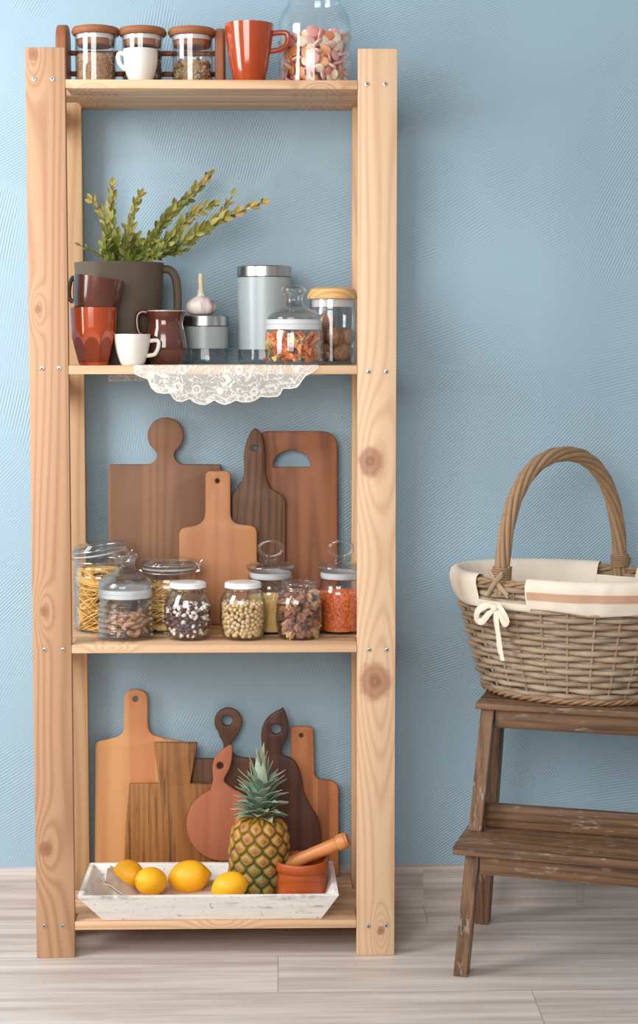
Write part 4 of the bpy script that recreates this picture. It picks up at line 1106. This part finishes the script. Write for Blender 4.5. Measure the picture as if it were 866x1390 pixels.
# ------------------------------------------------------------------ bottom shelf: tray and what lies in it
g = G('whitewashed_wood'); v = g.co()
n1 = g.noise(g.vscale(v, (5, 60, 60)), 1.0, 5, .65)
n2 = g.noise(v, 38, 4, .6); n3 = g.noise(g.vscale(v, (20, 90, 90)), 1.5, 4)
wear = g.M('MULTIPLY', g.ss(n1, .52, .66), g.ss(n2, .35, .62))
spots = g.ss(g.noise(v, 120, 2), .66, .70)
col = g.mix(g.M('MULTIPLY', g.M('MAXIMUM', wear, g.M('MULTIPLY', spots, .7)), .62), g.mix(g.M('MULTIPLY', g.ss(n3, .4, .8), .4), rgb(246, 243, 238), rgb(222, 215, 207)), rgb(132, 112, 96))
m_tray = g.done(g.bsdf(col=col, rough=.6, normal=g.bump(n1, .3, .001)))
zr = S4 + .058; zf = S4
T = {'rim': [Vector((.082, -.026, zr)), Vector((.590, -.026, zr)), Vector((.585, .196, zr)), Vector((.083, .196, zr))],
     'bot': [Vector((.129, .006, zf)), Vector((.556, .006, zf)), Vector((.552, .170, zf)), Vector((.131, .170, zf))]}
tc = Vector((.336, .085, S4))
tray = thing('serving_tray', 'white distressed wooden tray of fruit at the front of the bottom shelf', 'tray', tc)
for i in range(4):
    j = (i + 1) % 4; bm = bmesh.new()
    a, b_, c, d = T['rim'][i] - tc, T['rim'][j] - tc, T['bot'][j] - tc, T['bot'][i] - tc
    e = (b_ - a).normalized(); inw = Vector((-e.y, e.x, 0)); th = .0105
    slope = .42
    q = [a, b_, c, d]; q2 = [p + inw * th + (e * th if kk in (0, 3) else -e * th) * .98 for kk, p in enumerate(q)]
    vs = [bm.verts.new(p) for p in q + q2]
    for f in ((0, 1, 2, 3), (7, 6, 5, 4), (0, 4, 5, 1), (1, 5, 6, 2), (2, 6, 7, 3), (3, 7, 4, 0)): bm.faces.new([vs[x] for x in f])
    bmesh.ops.bevel(bm, geom=bm.edges[:], offset=.0012, segments=2, affect='EDGES')
    obj('side_panel', bm, m_tray, tray)
bm = bmesh.new(); box(bm, .138 - tc.x, .544 - tc.x, .018 - tc.y, .158 - tc.y, .0045, .0175, .001); obj('base', bm, m_tray, tray)
TF = S4 + .0176
# linen cloth
g = G('beige_linen'); v = g.co()
wv = g.M('MULTIPLY', g.M('SINE', g.M('MULTIPLY', g.n('SeparateXYZ', {0: v}).outputs[0], 2600.0)), g.M('SINE', g.M('MULTIPLY', g.n('SeparateXYZ', {0: v}).outputs[1], 2600.0)))
m_linen = g.done(g.bsdf(col=g.mix(g.noise(v, 60, 3), rgb(212, 188, 168), rgb(188, 162, 142)), rough=.9, spec=.1, normal=g.bump(wv, .15, .0005)))
bm = bmesh.new(); NXc, NYc = 70, 36; grid = []
for i in range(NXc):
    row = []
    for j in range(NYc):
        u, vv = i / (NXc - 1), j / (NYc - 1)
        x = .128 + u * .25; y = .020 + vv * .135
        lump = max(0, 1 - u / .26)
        hgt = TF + .0105 + .004 * mnoise.noise(Vector((x * 30, y * 30, 0))) + lump * (.036 + .010 * math.sin(y * 75 + u * 8) + .008 * mnoise.noise(Vector((x * 50, y * 40, 3)))) + .006 * max(0, math.sin(x * 70 + y * 20)) * (.4 + .6 * lump)
        if u > .8: hgt += .012 * (u - .8) / .2 * max(0, math.sin(y * 60 - 2.2))
        row.append(bm.verts.new((x, y, max(hgt, TF + .003))))
    grid.append(row)
for A, B in zip(grid, grid[1:]):
    for j in range(NYc - 1): bm.faces.new((A[j], A[j + 1], B[j + 1], B[j]))
thicken(bm, .0025)
tag(obj('linen_cloth', bm, m_linen, smooth=70), 'crumpled beige linen cloth under the lemons in the white tray', 'cloth')
# lemons
g = G('lemon_skin'); n = g.noise(g.co(), 420, 2)
m_lem = g.done(g.bsdf(col=g.mix(g.noise(g.co(), 26, 3), rgb(252, 192, 40), rgb(248, 170, 24)), rough=.4, spec=.4, sss=.06, ssss=.01, normal=g.bump(n, .35, .0012)))
m_nip = plain('lemon_nipple', rgb(206, 152, 50), .5)
def lemon(label, px, py, Yl, hwp, hhp, rot):
    c = at(px, py, Yl); k = mpp(Yl); a, bb = hwp * k, hhp * k
    t = thing('lemon', label, 'lemon', c, rot, 'lemons in the white tray')
    bm = bmesh.new(); pr = []
    for i in range(33):
        th = PI * i / 32; zz = -math.cos(th); r = math.sin(th)
        r = r ** .92 if r > 0 else 0
        ext = .10 * max(0, (abs(zz) - .86) / .14) ** 2 * (1 if zz > 0 else .5)
        pr.append((bb * r * (1 - .10 * abs(zz) ** 6) if 0 < i < 32 else 0, a * (zz * .94 + math.copysign(ext, zz))))
    lathe(bm, pr, 48); obj('peel', bm, m_lem, t, smooth=80)
    bm = bmesh.new(); lathe(bm, [(0, a * 1.02), (.0028, a * 1.02), (.0035, a * 1.035), (.002, a * 1.06), (0, a * 1.065)], 16); obj('stem_end', bm, m_nip, t)
lemon('lemon at the back left of the tray', 173.5, 1188.5, .115, 23.5, 21.5, (math.radians(80), 0, math.radians(35)))
lemon('lemon in front with its pointed tip facing left', 205, 1196.5, .060, 25, 19.5, (math.radians(75), 0, math.radians(-50)))
lemon('largest lemon, lying sideways in the middle of the tray', 256.5, 1190.5, .105, 29.5, 22.8, (0, math.radians(82), 0))
lemon('lemon at the front just left of the pineapple', 312, 1203, .048, 26.5, 19.5, (0, math.radians(78), math.radians(12)))
# pineapple
Yq = .100; pc = at(350, 1160, Yq); k = mpp(Yq)
pin = thing('pineapple', 'ripe pineapple with grey-green crown standing in the white tray', 'pineapple', (pc.x, Yq, TF), (0, math.radians(1.5), 0))
zt = at(350, 1107, Yq).z - TF
g = G('pineapple_skin')
c3 = g.n('Attribute', {}, attribute_name='cell').outputs['Vector']; s3 = g.n('SeparateXYZ', {0: c3})
dc, hgt, rndc = s3.outputs
gold = g.mix(rndc, rgb(214, 158, 62), rgb(196, 130, 44))
skin = g.mix(g.ss(hgt, .25, .95), g.mix(rndc, rgb(118, 118, 44), rgb(176, 140, 56)), gold)
col = g.mix(g.ss(dc, .60, .92), skin, g.mix(g.ss(hgt, .35, .95), rgb(48, 62, 22), rgb(104, 82, 28)))
col = g.mix(g.M('MULTIPLY', g.M('SUBTRACT', 1.0, g.ss(dc, .16, .5)), .85), col, g.mix(rndc, rgb(150, 100, 80), rgb(128, 86, 84)))
col = g.mix(g.M('MULTIPLY', g.noise(g.co(), 240, 4), .35), col, rgb(110, 78, 40))
m_pin = g.done(g.bsdf(col=col, rough=.5, spec=.4))
bm = bmesh.new(); lay = bm.verts.layers.float_vector.new('cell')
NA, NZ = 220, 170; ncol, nrow = 11.0, 8.0
bp = interp([(0, 0), (24 * k, .004 / zt * 1), (35 * k, .12), (40 * k, .30), (41.5 * k, .5), (40.5 * k, .7), (36.5 * k, .86), (29 * k, .96), (18 * k, 1.0)])
def rbody(t): return float(np.interp(t, [0, .02, .1, .28, .5, .72, .87, .955, 1.0], [20 * k, 27 * k, 34.5 * k, 39.5 * k, 41 * k, 40 * k, 36 * k, 29 * k, 14 * k]))
rings = []
for j in range(NZ):
    t = j / (NZ - 1); row = []
    for i in range(NA):
        a = 2 * PI * i / NA
        # skewed lattice: rows alternate half a cell, with a slight spiral
        vr = t * nrow + a / (2 * PI) * 1.0
        best = None
        for rr in (math.floor(vr), math.floor(vr) + 1):
            uu = a / (2 * PI) * ncol + .5 * (rr % 2); cc = round(uu)
            du, dv = (uu - cc), (vr - rr)
            xx, yy = abs(du) * .031, abs(dv) * .0190
            d = .8 * max(xx / .0155, (xx * .0155 + yy * .0190) / .000301) + .2 * math.sqrt((du * 1.75) ** 2 + (dv * 1.38) ** 2)
            if best is None or d < best[0]: best = (d, du, dv, cc % ncol, rr)
        d = min(1, best[0]); bump = (1 - d ** 2.2)
        eye = .9 * max(0, 1 - math.hypot(best[1] * 2.4, (best[2] + .08) * 2.2) / .35)
        r = rbody(t) + (.0060 * bump + .0016 * eye) * (1 if t < .97 else .3) - .003
        z = t * zt + .0016 * bump * (-1 if t < .5 else 1) * 0
        v = bm.verts.new((r * math.cos(a), r * math.sin(a), z))
        hh = (math.sin(best[3] * 12.9898 + best[4] * 78.233) * 43758.5453) % 1
        v[lay] = (d, t, hh); row.append(v)
    rings.append(row)
for A, B in zip(rings, rings[1:]):
    for i in range(NA): bm.faces.new((A[i], A[(i + 1) % NA], B[(i + 1) % NA], B[i]))
bm.faces.new(rings[0][::-1]); bm.faces.new(rings[-1])
obj('fruit', bm, m_pin, pin, smooth=80)
g = G('pineapple_leaf')
r = g.n('NewGeometry').outputs['Random Per Island']; tt = g.n('Attribute', {}, attribute_name='tip').outputs['Fac']
base = g.ramp(r, [(0, rgb(104, 130, 108)), (.5, rgb(142, 164, 140)), (1, rgb(186, 198, 176))])
col = g.mix(g.ss(tt, .75, 1.0), base, rgb(176, 150, 104)); col = g.mix(g.M('SUBTRACT', 1.0, g.ss(tt, .0, .3)), col, rgb(120, 134, 84))
m_pl = g.done(g.bsdf(col=col, rough=.45, spec=.4))
bm = bmesh.new(); lay = bm.verts.layers.float.new('tip'); rg = random.Random(4)
ctop = at(350, 1013, Yq).z - TF - zt
nl = 64
for i in range(nl):
    f = i / (nl - 1); a = i * 2.39996 + .4
    z0 = zt - .006 + f * ctop * .50; r0 = (15 - 10 * f) * k * (1 - .2 * f)
    L = (.034 + .040 * f ** 1.1) * rg.uniform(.9, 1.12) * (ctop / .135)
    elev = math.radians(10 + 68 * f ** .9) + rg.uniform(-.1, .1)
    out = Vector((math.cos(a), math.sin(a), 0)); side = Vector((-math.sin(a), math.cos(a), 0))
    rows = []; n = 8; p = out * r0 + Vector((0, 0, z0)); el = elev + .35
    for q in range(n + 1):
        t = q / n; wd = (.0112 + .001 * (1 - f)) * (1 - t ** 2.0) * (.8 + .5 * min(1, t * 4) * (1 - t)) + .0002
        dirn = out * math.cos(el) + Vector((0, 0, math.sin(el))); nn = -out * math.sin(el) + Vector((0, 0, math.cos(el)))
        rows.append([(p - side * wd + nn * wd * .3), (p - nn * wd * .1), (p + side * wd + nn * wd * .3)])
        p = p + dirn * (L / n); el -= (.16 if f < .75 else .05) * (1 if t < .6 else -.6)
    vv = []
    for q, rw in enumerate(rows):
        cur = [bm.verts.new(x) for x in rw]
        for x in cur: x[lay] = q / n
        vv.append(cur)
    for A, B in zip(vv, vv[1:]):
        bm.faces.new((A[0], A[1], B[1], B[0])); bm.faces.new((A[1], A[2], B[2], B[1]))
thicken(bm, .0008)
obj('crown', bm, m_pl, pin, smooth=60)
# mortar and pestle
Ym = .078; b = place(408.5, Ym, TF); b = (at(408.5, 1190, Ym).x, Ym, TF); k = mpp(Ym); z = lambda py: at(408, py, Ym).z - TF
zr_ = z(1165)
mor = thing('mortar', 'round orange-brown mortar at the right end of the tray', 'mortar', b)
m_mor = wood('mortar_wood', rgb(176, 84, 38), rgb(138, 58, 24), axis='X', across=40, swirl=2, ring=.4, fibre=.3, seed=61, rough=.35)
bm = bmesh.new()
lathe(bm, catmull([(0, 0), (.036, 0), (.044, .003), (.0505, .018), (.0515, zr_ - .024), (.0512, zr_ - .0215)], 5) + catmull([(.0512, zr_ - .0205), (.0545, zr_ - .018), (.0558, zr_ - .010), (.0545, zr_ - .002), (.0515, zr_), (.0480, zr_ - .003), (.0455, zr_ - .014), (.042, zr_ - .030), (.028, zr_ - .042), (0, zr_ - .046)], 5), 64)
obj('bowl', bm, m_mor, mor)
A = Vector((at(384, 1192, Ym + .015).x, Ym + .012, TF + zr_ - .020)); B = at(473, 1139, Ym - .012)
m_pes = wood('pestle_wood', rgb(212, 138, 78), rgb(180, 104, 52), across=50, swirl=1.4, ring=.35, fibre=.25, seed=66, rough=.35)
pes = thing('pestle', 'pale wooden pestle leaning in the orange mortar', 'pestle', A, (B - A).to_track_quat('Z', 'Y').to_euler())
Lp = (B - A).length
bm = bmesh.new(); r = 9.6 * k
lathe(bm, catmull([(0, 0), (r * .6, .001), (r * .95, .006), (r, .020), (r * .92, Lp * .38), (r * .86, Lp * .40), (r * .92, Lp * .42), (r * .94, Lp * .8), (r * .82, Lp * .83)], 5), 32)
obj('shaft', bm, m_pes, pes)
bm = bmesh.new(); lathe(bm, catmull([(0, Lp * .82), (r * .85, Lp * .82), (r * 1.12, Lp * .85), (r * 1.18, Lp * .90), (r * 1.12, Lp * .955), (r * .98, Lp * .975), (r * .95, Lp * .995), (r * .5, Lp), (0, Lp)], 5), 32); obj('head', bm, m_mor if False else m_pes, pes)

# ------------------------------------------------------------------ step stool
yawS = math.radians(-17.0)
fl = Vector((.855, .006, .5))                          # front left corner of the top
st = thing('step_stool', 'worn brown wooden step stool with two steps under the basket', 'stool', (fl.x, fl.y, 0), (0, 0, yawS))
def stoolwood(nm, axis, seed): return wood(nm, rgb(126, 93, 66), rgb(58, 40, 28), axis=axis, across=44, swirl=2.2, ring=.45, fibre=.7, patch=.6, seed=seed, rough=.5, streak=.55, streakcol=rgb(46, 32, 24), fleck=.6, fleckcol=rgb(170, 154, 138))
m_sx, m_sz = stoolwood('worn_brown_long', 'X', 71), stoolwood('worn_brown_leg', 'Z', 75)
LW = .43
bm = bmesh.new(); box(bm, 0, LW, 0, .098, .4875, .5, .002); box(bm, 0, LW, .100, .205, .4875, .5, .002); obj('top_step', bm, m_sx, st)
l2 = Vector((.801, -.110, .25)) - Vector((fl.x, fl.y, 0)); l2.rotate(Euler((0, 0, -yawS)))
y2 = l2.y; x2 = l2.x
bm = bmesh.new(); box(bm, x2, LW - x2, y2, .037, .2335, .25, .002); obj('lower_step', bm, m_sx, st)
for sx_ in (0, 1):
    m = (lambda x: x) if sx_ == 0 else (lambda x: LW - x)
    bm = bmesh.new(); beam(bm, (m(.022), .030, .4873), (m(.004), .000, .2503), .026, .032, (1, 0, 0)); obj('upper_front_leg', bm, m_sz, st)
    bm = bmesh.new(); beam(bm, (m(x2 + .034), y2 + .035, .2333), (m(x2 + .016), y2 + .012, .0), .026, .032, (1, 0, 0)); obj('lower_front_leg', bm, m_sz, st)
    bm = bmesh.new(); beam(bm, (m(.019), .160, .4873), (m(-.016), .190, 0), .028, .036, (1, 0, 0)); obj('rear_leg', bm, m_sz, st)
    bm = bmesh.new(); box(bm, m(.017) - .009, m(.017) + .009, .046, .144, .447, .4872, .001); obj('side_apron', bm, m_sz, st)
    bm = bmesh.new(); box(bm, m(.001) - .009, m(.001) + .009, .0205, .160, .200, .2333, .001); obj('side_apron', bm, m_sz, st)
bm = bmesh.new(); box(bm, .036, LW - .036, .020, .036, .4485, .4873, .0015); obj('front_apron', bm, m_sx, st)
bm = bmesh.new(); box(bm, x2 + .048, LW - x2 - .048, y2 + .020, y2 + .036, .1935, .2333, .0015); obj('front_apron', bm, m_sx, st)
bm = bmesh.new(); box(bm, .018, LW - .018, .0215, .0365, .2502, .296, .0015); obj('back_panel', bm, m_sx, st)

# ------------------------------------------------------------------ basket
BC = Vector((1.052, .100, .5001)); by = math.radians(-30)
bk = thing('wicker_basket', 'oval grey-brown wicker basket with tall handle and cloth liner on the stool', 'basket', BC, (0, 0, by))
ZR = .232
def axes(z):
    t = max(0, min(1, z / ZR)); q = t ** .75
    return .163 + (.236 - .163) * q, .112 + (.164 - .112) * q
def rimz(t): return 0.0
def epos(t, z, off=0.0):
    a, b_ = axes(z); c, s = math.cos(t), math.sin(t)
    n = Vector((c / a, s / b_, 0)).normalized()
    return Vector((a * c, b_ * s, z)) + n * off
def wick(name, c1, c2, seed):
    g = G(name); r = g.n('NewGeometry').outputs['Random Per Island']
    n = g.noise(g.co(), 55, 4, .6); n2 = g.noise(g.vscale(g.co(), (200, 200, 600)), 1.0, 2)
    col = g.mix(g.M('ADD', g.M('MULTIPLY', r, .5), g.M('MULTIPLY', n, .5)), c1, c2)
    col = g.mix(g.M('MULTIPLY', g.ss(n2, .5, .75), .35), col, tuple(c * .45 for c in c2))
    return g.done(g.bsdf(col=col, rough=.6, spec=.3, normal=g.bump(n2, .25, .0006)))
m_wk = wick('grey_willow', rgb(190, 170, 144), rgb(136, 112, 90), 0)
m_wk2 = wick('brown_willow', rgb(178, 146, 112), rgb(128, 98, 72), 1)
NS = 26
bm = bmesh.new()
for i in range(NS):
    t = 2 * PI * (i + .5) / NS
    tube(bm, [epos(t, z, -.001) for z in np.linspace(.010, ZR - .004, 7)], .0027, 8)
obj('stakes', bm, m_wk, bk)
bm = bmesh.new(); NRW = 17
ell = []
tt_ = np.linspace(0, 2 * PI, 600)
for j in range(NRW):
    z = .017 + (ZR - .026) * j / (NRW - 1); pts = []
    N = NS * 8; rgj = random.Random(j)
    ph = rgj.uniform(0, 6)
    rad = .0053
    for i in range(N):
        t = 2 * PI * i / N
        off = .0056 * math.sin(NS * t / 2 + (PI if j % 2 else 0))
        pts.append(epos(t, z + .0009 * math.sin(3 * t + ph), off))
    tube(bm, pts, [rad * (1 + .12 * math.sin(11 * 2 * PI * i / N + ph)) for i in range(N)], 8, closed=True)
obj('woven_wall', bm, m_wk, bk, smooth=70)
bm = bmesh.new()
for s in range(4):                                       # braided foot border
    N = 220; pts = []
    for i in range(N):
        t = 2 * PI * i / N; w_ = NS * t / 2 + s * PI / 2
        pts.append(epos(t, .0075 + .0040 * math.sin(w_), .0035 + .0045 * math.cos(w_)))
    tube(bm, pts, .0042, 8, closed=True)
obj('foot_border', bm, m_wk2, bk, smooth=70)
bm = bmesh.new()
pts = [epos(2 * PI * i / 60, .006, -.006) for i in range(60)]; f1 = [bm.verts.new(p) for p in pts]; f2 = [bm.verts.new(p + Vector((0, 0, .004))) for p in pts]
bm.faces.new(f1[::-1]); bm.faces.new(f2)
for i in range(60): bm.faces.new((f1[i], f1[(i + 1) % 60], f2[(i + 1) % 60], f2[i]))
obj('base', bm, m_wk, bk)
bm = bmesh.new()
for s in range(3):
    N = 200; pts = []
    for i in range(N):
        t = 2 * PI * i / N; w_ = 15 * t + s * 2 * PI / 3
        pts.append(epos(t, ZR + .001 + .0045 * math.sin(w_), .0045 * math.cos(w_)))
    tube(bm, pts, .0040, 8, closed=True)
obj('rim_border', bm, m_wk2, bk, smooth=70)
# handle: twisted willow arch between the long sides
tf = math.radians(-111); tb_ = math.radians(77)
H0, H1 = epos(tf, ZR - .02, .000), epos(tb_, ZR - .02, .000)
apex = .478 - ZR + .02
def harch(s):                                            # s 0..1 along the arch
    a = PI * s; c = (H0 + H1) / 2; d = (H1 - H0) / 2
    cc, ss_ = math.cos(a), math.sin(a)
    return c - d * (math.copysign(abs(cc) ** .88, cc)) * (1.0 + .10 * ss_ ** 2 * abs(cc)) + Vector((0, 0, apex * ss_ ** .92))
NH = 120; cen = [harch(.0 + i / (NH - 1)) for i in range(NH)]
pl = (H1 - H0).normalized(); nside = pl.cross(Vector((0, 0, 1))).normalized()
bm = bmesh.new()
for s in range(7):
    pts = []
    for i in range(NH):
        d = (cen[min(i + 1, NH - 1)] - cen[max(i - 1, 0)]).normalized(); up_ = nside.cross(d).normalized()
        ph = s * 2 * PI / 7 + i / NH * 2 * PI * 1.6
        rr = .0102
        pts.append(cen[i] + nside * (rr * math.cos(ph)) + up_ * (rr * math.sin(ph)))
    tube(bm, pts, .0054, 8)
tube(bm, cen, .0075, 8)
obj('handle', bm, m_wk2, bk, smooth=70)
for e in (0, 1):
    bm = bmesh.new(); pts = []
    for i in range(150):
        f = i / 149; q = .026 + .030 * f if e == 0 else .974 - .030 * f
        c = harch(q); d = (harch(q + .004) - harch(q - .004)).normalized(); up_ = nside.cross(d).normalized(); ph = f * 2 * PI * 6
        pts.append(c + nside * (.0172 * math.cos(ph)) + up_ * (.0172 * math.sin(ph)))
    tube(bm, pts, .0023, 8)
    obj('handle_binding', bm, m_wk2, bk, smooth=70)
    # two crossed withies that lash the handle foot to the rim
    bm = bmesh.new(); fo = tf if e == 0 else tb_
    for sg in (-1, 1):
        for kk in range(2):
            pts = [epos(fo + sg * (.07 - .17 * q), ZR + .020 - .044 * q, .0125 + kk * .001 + .0015 * sg) + Vector((0, 0, kk * .006)) for q in np.linspace(0, 1, 8)]
            tube(bm, pts, .0030, 7)
    obj('lashing', bm, m_wk, bk, smooth=70)
# liner
g = G('cream_cotton'); v = g.co()
n = g.noise(v, 16, 4, .55, .6); n2 = g.noise(v, 700, 2)
m_cot = g.done(g.bsdf(col=g.mix(n, rgb(236, 224, 206), rgb(222, 208, 190)), rough=.9, spec=.1, normal=g.bump(g.M('ADD', g.M('MULTIPLY', n, 2.0), g.M('MULTIPLY', n2, .15)), .3, .0015)))
def gapw(t):                                             # 1 at handle feet where the liner is cut open
    f = 0
    for c, lo, hi in ((tf, -.30, .30), (tb_, -.26, .26)):
        d = (t - c + PI) % (2 * PI) - PI
        if lo < d < hi: return True
    return False
def wob(t, z): return .0042 * mnoise.noise(Vector((math.cos(t) * 6, math.sin(t) * 6, z * 22))) + .0012 * math.sin(9 * t + 2 * math.sin(3 * t))
bm = bmesh.new(); NT = 220; rows = []
zin = [.016, .016, .05, .10, .15, .19, ZR - .010]
for i in range(NT):
    t = 2 * PI * i / NT; row = [bm.verts.new(Vector((0, 0, .017)) + (epos(t, .016, -.012) - Vector((0, 0, .016))) * .55)]
    for z in zin[1:]:
        row.append(bm.verts.new(epos(t, z, -.0150 + 1.6 * wob(t, z) * (1 if z > .03 else 0))))
    rows.append(row)
for i in range(NT):
    A, B = rows[i], rows[(i + 1) % NT]
    for q in range(len(A) - 1): bm.faces.new((A[q], A[q + 1], B[q + 1], B[q]))
bm.faces.new([r[0] for r in rows])
obj('liner', bm, m_cot, bk, smooth=80)
def cuff(t0, t1, name):
    """the liner folded over the rim between two handle gaps"""
    bm = bmesh.new(); n = int(abs(t1 - t0) / (2 * PI) * 240); cols = []
    for i in range(n + 1):
        s = i / n; t = t0 + (t1 - t0) * s
        e = min(s, 1 - s) * abs(t1 - t0); ee = min(1, e / .12)
        drop = .047 + .004 * math.sin(5 * t) + .003 * mnoise.noise(Vector((t * 3, 0, 0)))
        pr = [(-.0180, ZR - .034), (-.0172, ZR - .006), (-.0120, ZR + .0090), (-.004, ZR + .0150), (.004, ZR + .0150), (.0105, ZR + .0095), (.0140, ZR - .004), (.0140, ZR - drop * .5), (.0125, ZR - drop * .8), (.0105, ZR - drop), (.0085, ZR - drop + .0005)]
        pr = catmull(pr, 2)
        col = []
        for q, (o_, z) in enumerate(pr):
            o2 = o_ + wob(t, z) * (1.0 if 6 < q < 18 else .4)
            col.append(bm.verts.new(epos(t, min(z, ZR), o2) + Vector((0, 0, max(0, z - ZR) + rimz(t)))))
        cols.append(col)
    for A, B in zip(cols, cols[1:]):
        for q in range(len(A) - 1): bm.faces.new((A[q], A[q + 1], B[q + 1], B[q]))
    thicken(bm, .0012)
    return obj(name, bm, m_cot, bk, smooth=80)
cuff(tf + .27, tb_ - .20, 'liner_cuff')
cuff(tb_ + .20, tf + 2 * PI - .24, 'liner_cuff')
# narrow cloth strip that still runs under the opening at the front foot
for c, dl, dr in ((tf, .26, .30), (tb_, .22, .22)):
    bm = bmesh.new(); cols = []
    for i in range(25):
        t = c - dl + (dl + dr) * i / 24
        cols.append([bm.verts.new(epos(t, ZR - z_, o_ + .5 * wob(t, z_))) for z_, o_ in ((.034, .0088), (.035, .0125), (.044, .0120), (.049, .0100), (.0495, .0072))])
    for A, B in zip(cols, cols[1:]):
        for q in range(4): bm.faces.new((A[q], A[q + 1], B[q + 1], B[q]))
    thicken(bm, .001)
    obj('tie_band', bm, m_cot, bk, smooth=80)
# pinkish ribbon stripe on the front right cuff
bm = bmesh.new(); cols = []
t0, t1 = tf + .285, tf + 1.9
for i in range(90):
    t = t0 + (t1 - t0) * i / 89
    cols.append([bm.verts.new(epos(t, ZR - z_, .0158 + wob(t, ZR - z_) * 1.3)) for z_ in (.0085, .0145, .0205, .0235)])
for A, B in zip(cols, cols[1:]):
    for q in range(3): bm.faces.new((A[q], A[q + 1], B[q + 1], B[q]))
thicken(bm, .0008)
rb_ = obj('ribbon_stripe', bm, plain('dusty_pink_ribbon', rgb(206, 164, 138), .7, var=.05, spec=.2), bk, smooth=80)
rb_['label'] = 'dusty pink ribbon stripe'
# bow
bow = bpy.data.objects.new('bow', None); C.objects.link(bow); bow.parent = bk; bow.empty_display_size = .02
bt = tf - .02; kn = epos(bt, ZR - .046, .0175)
ex = Vector((-math.sin(bt) * axes(ZR)[0], math.cos(bt) * axes(ZR)[1], 0)).normalized(); eo = Vector((math.cos(bt), math.sin(bt), 0)).normalized()
def ribbon(pts, name, wd=.0085):
    bm = bmesh.new(); P = [kn + ex * p[0] + Vector((0, 0, p[1])) + eo * p[2] for p in catmull(pts, 8)]; N = len(P); cols = []
    for i in range(N):
        d = (P[min(i + 1, N - 1)] - P[max(i - 1, 0)]).normalized(); s = d.cross(eo)
        s = s.normalized() if s.length > .05 else Vector((0, 0, 1))
        f = min(1, .45 + 2.5 * min(i / (N - 1), 1 if name == 'bow_tail' else 1 - i / (N - 1)))
        if cols and s.dot(last) < 0: s = -s
        last = s
        tw = eo * (.25 * wd)
        cols.append([bm.verts.new(P[i] + (s * wd * q + eo * (.0018 * math.cos(q * 3) * (1 if i % 16 < 8 else .6))) * f) for q in (-1, -.5, 0, .5, 1)])
    for A, B in zip(cols, cols[1:]):
        for q in range(4): bm.faces.new((A[q], A[q + 1], B[q + 1], B[q]))
    thicken(bm, .0009)
    obj(name, bm, m_cot, bow, smooth=80)
ribbon([(0, 0, 0), (-.018, .003, .007), (-.036, -.008, .010), (-.044, -.024, .006), (-.034, -.030, .003), (-.016, -.014, .004), (0, -.001, .002)], 'bow_loop', .0070)
ribbon([(0, 0, 0), (.014, .004, .008), (.028, -.008, .011), (.032, -.022, .007), (.022, -.027, .004), (.010, -.013, .004), (0, -.001, .002)], 'bow_loop', .0070)
ribbon([(.002, -.001, .004), (.008, -.022, .008), (.013, -.048, .009), (.018, -.078, .008), (.022, -.100, .006)], 'bow_tail', .0058)
ribbon([(0, -.001, .004), (.003, -.020, .006), (.008, -.045, .006), (.011, -.068, .006), (.015, -.088, .005)], 'bow_tail', .0052)
bm = bmesh.new(); bmesh.ops.create_icosphere(bm, subdivisions=3, radius=.0075)
for v in bm.verts: v.co = kn + ex * v.co.x * .9 + eo * (v.co.y * .7 + .004) + Vector((0, 0, v.co.z * 1.1)) * (1 + .1 * mnoise.noise(v.co * 300))
obj('bow_knot', bm, m_cot, bow, smooth=80)
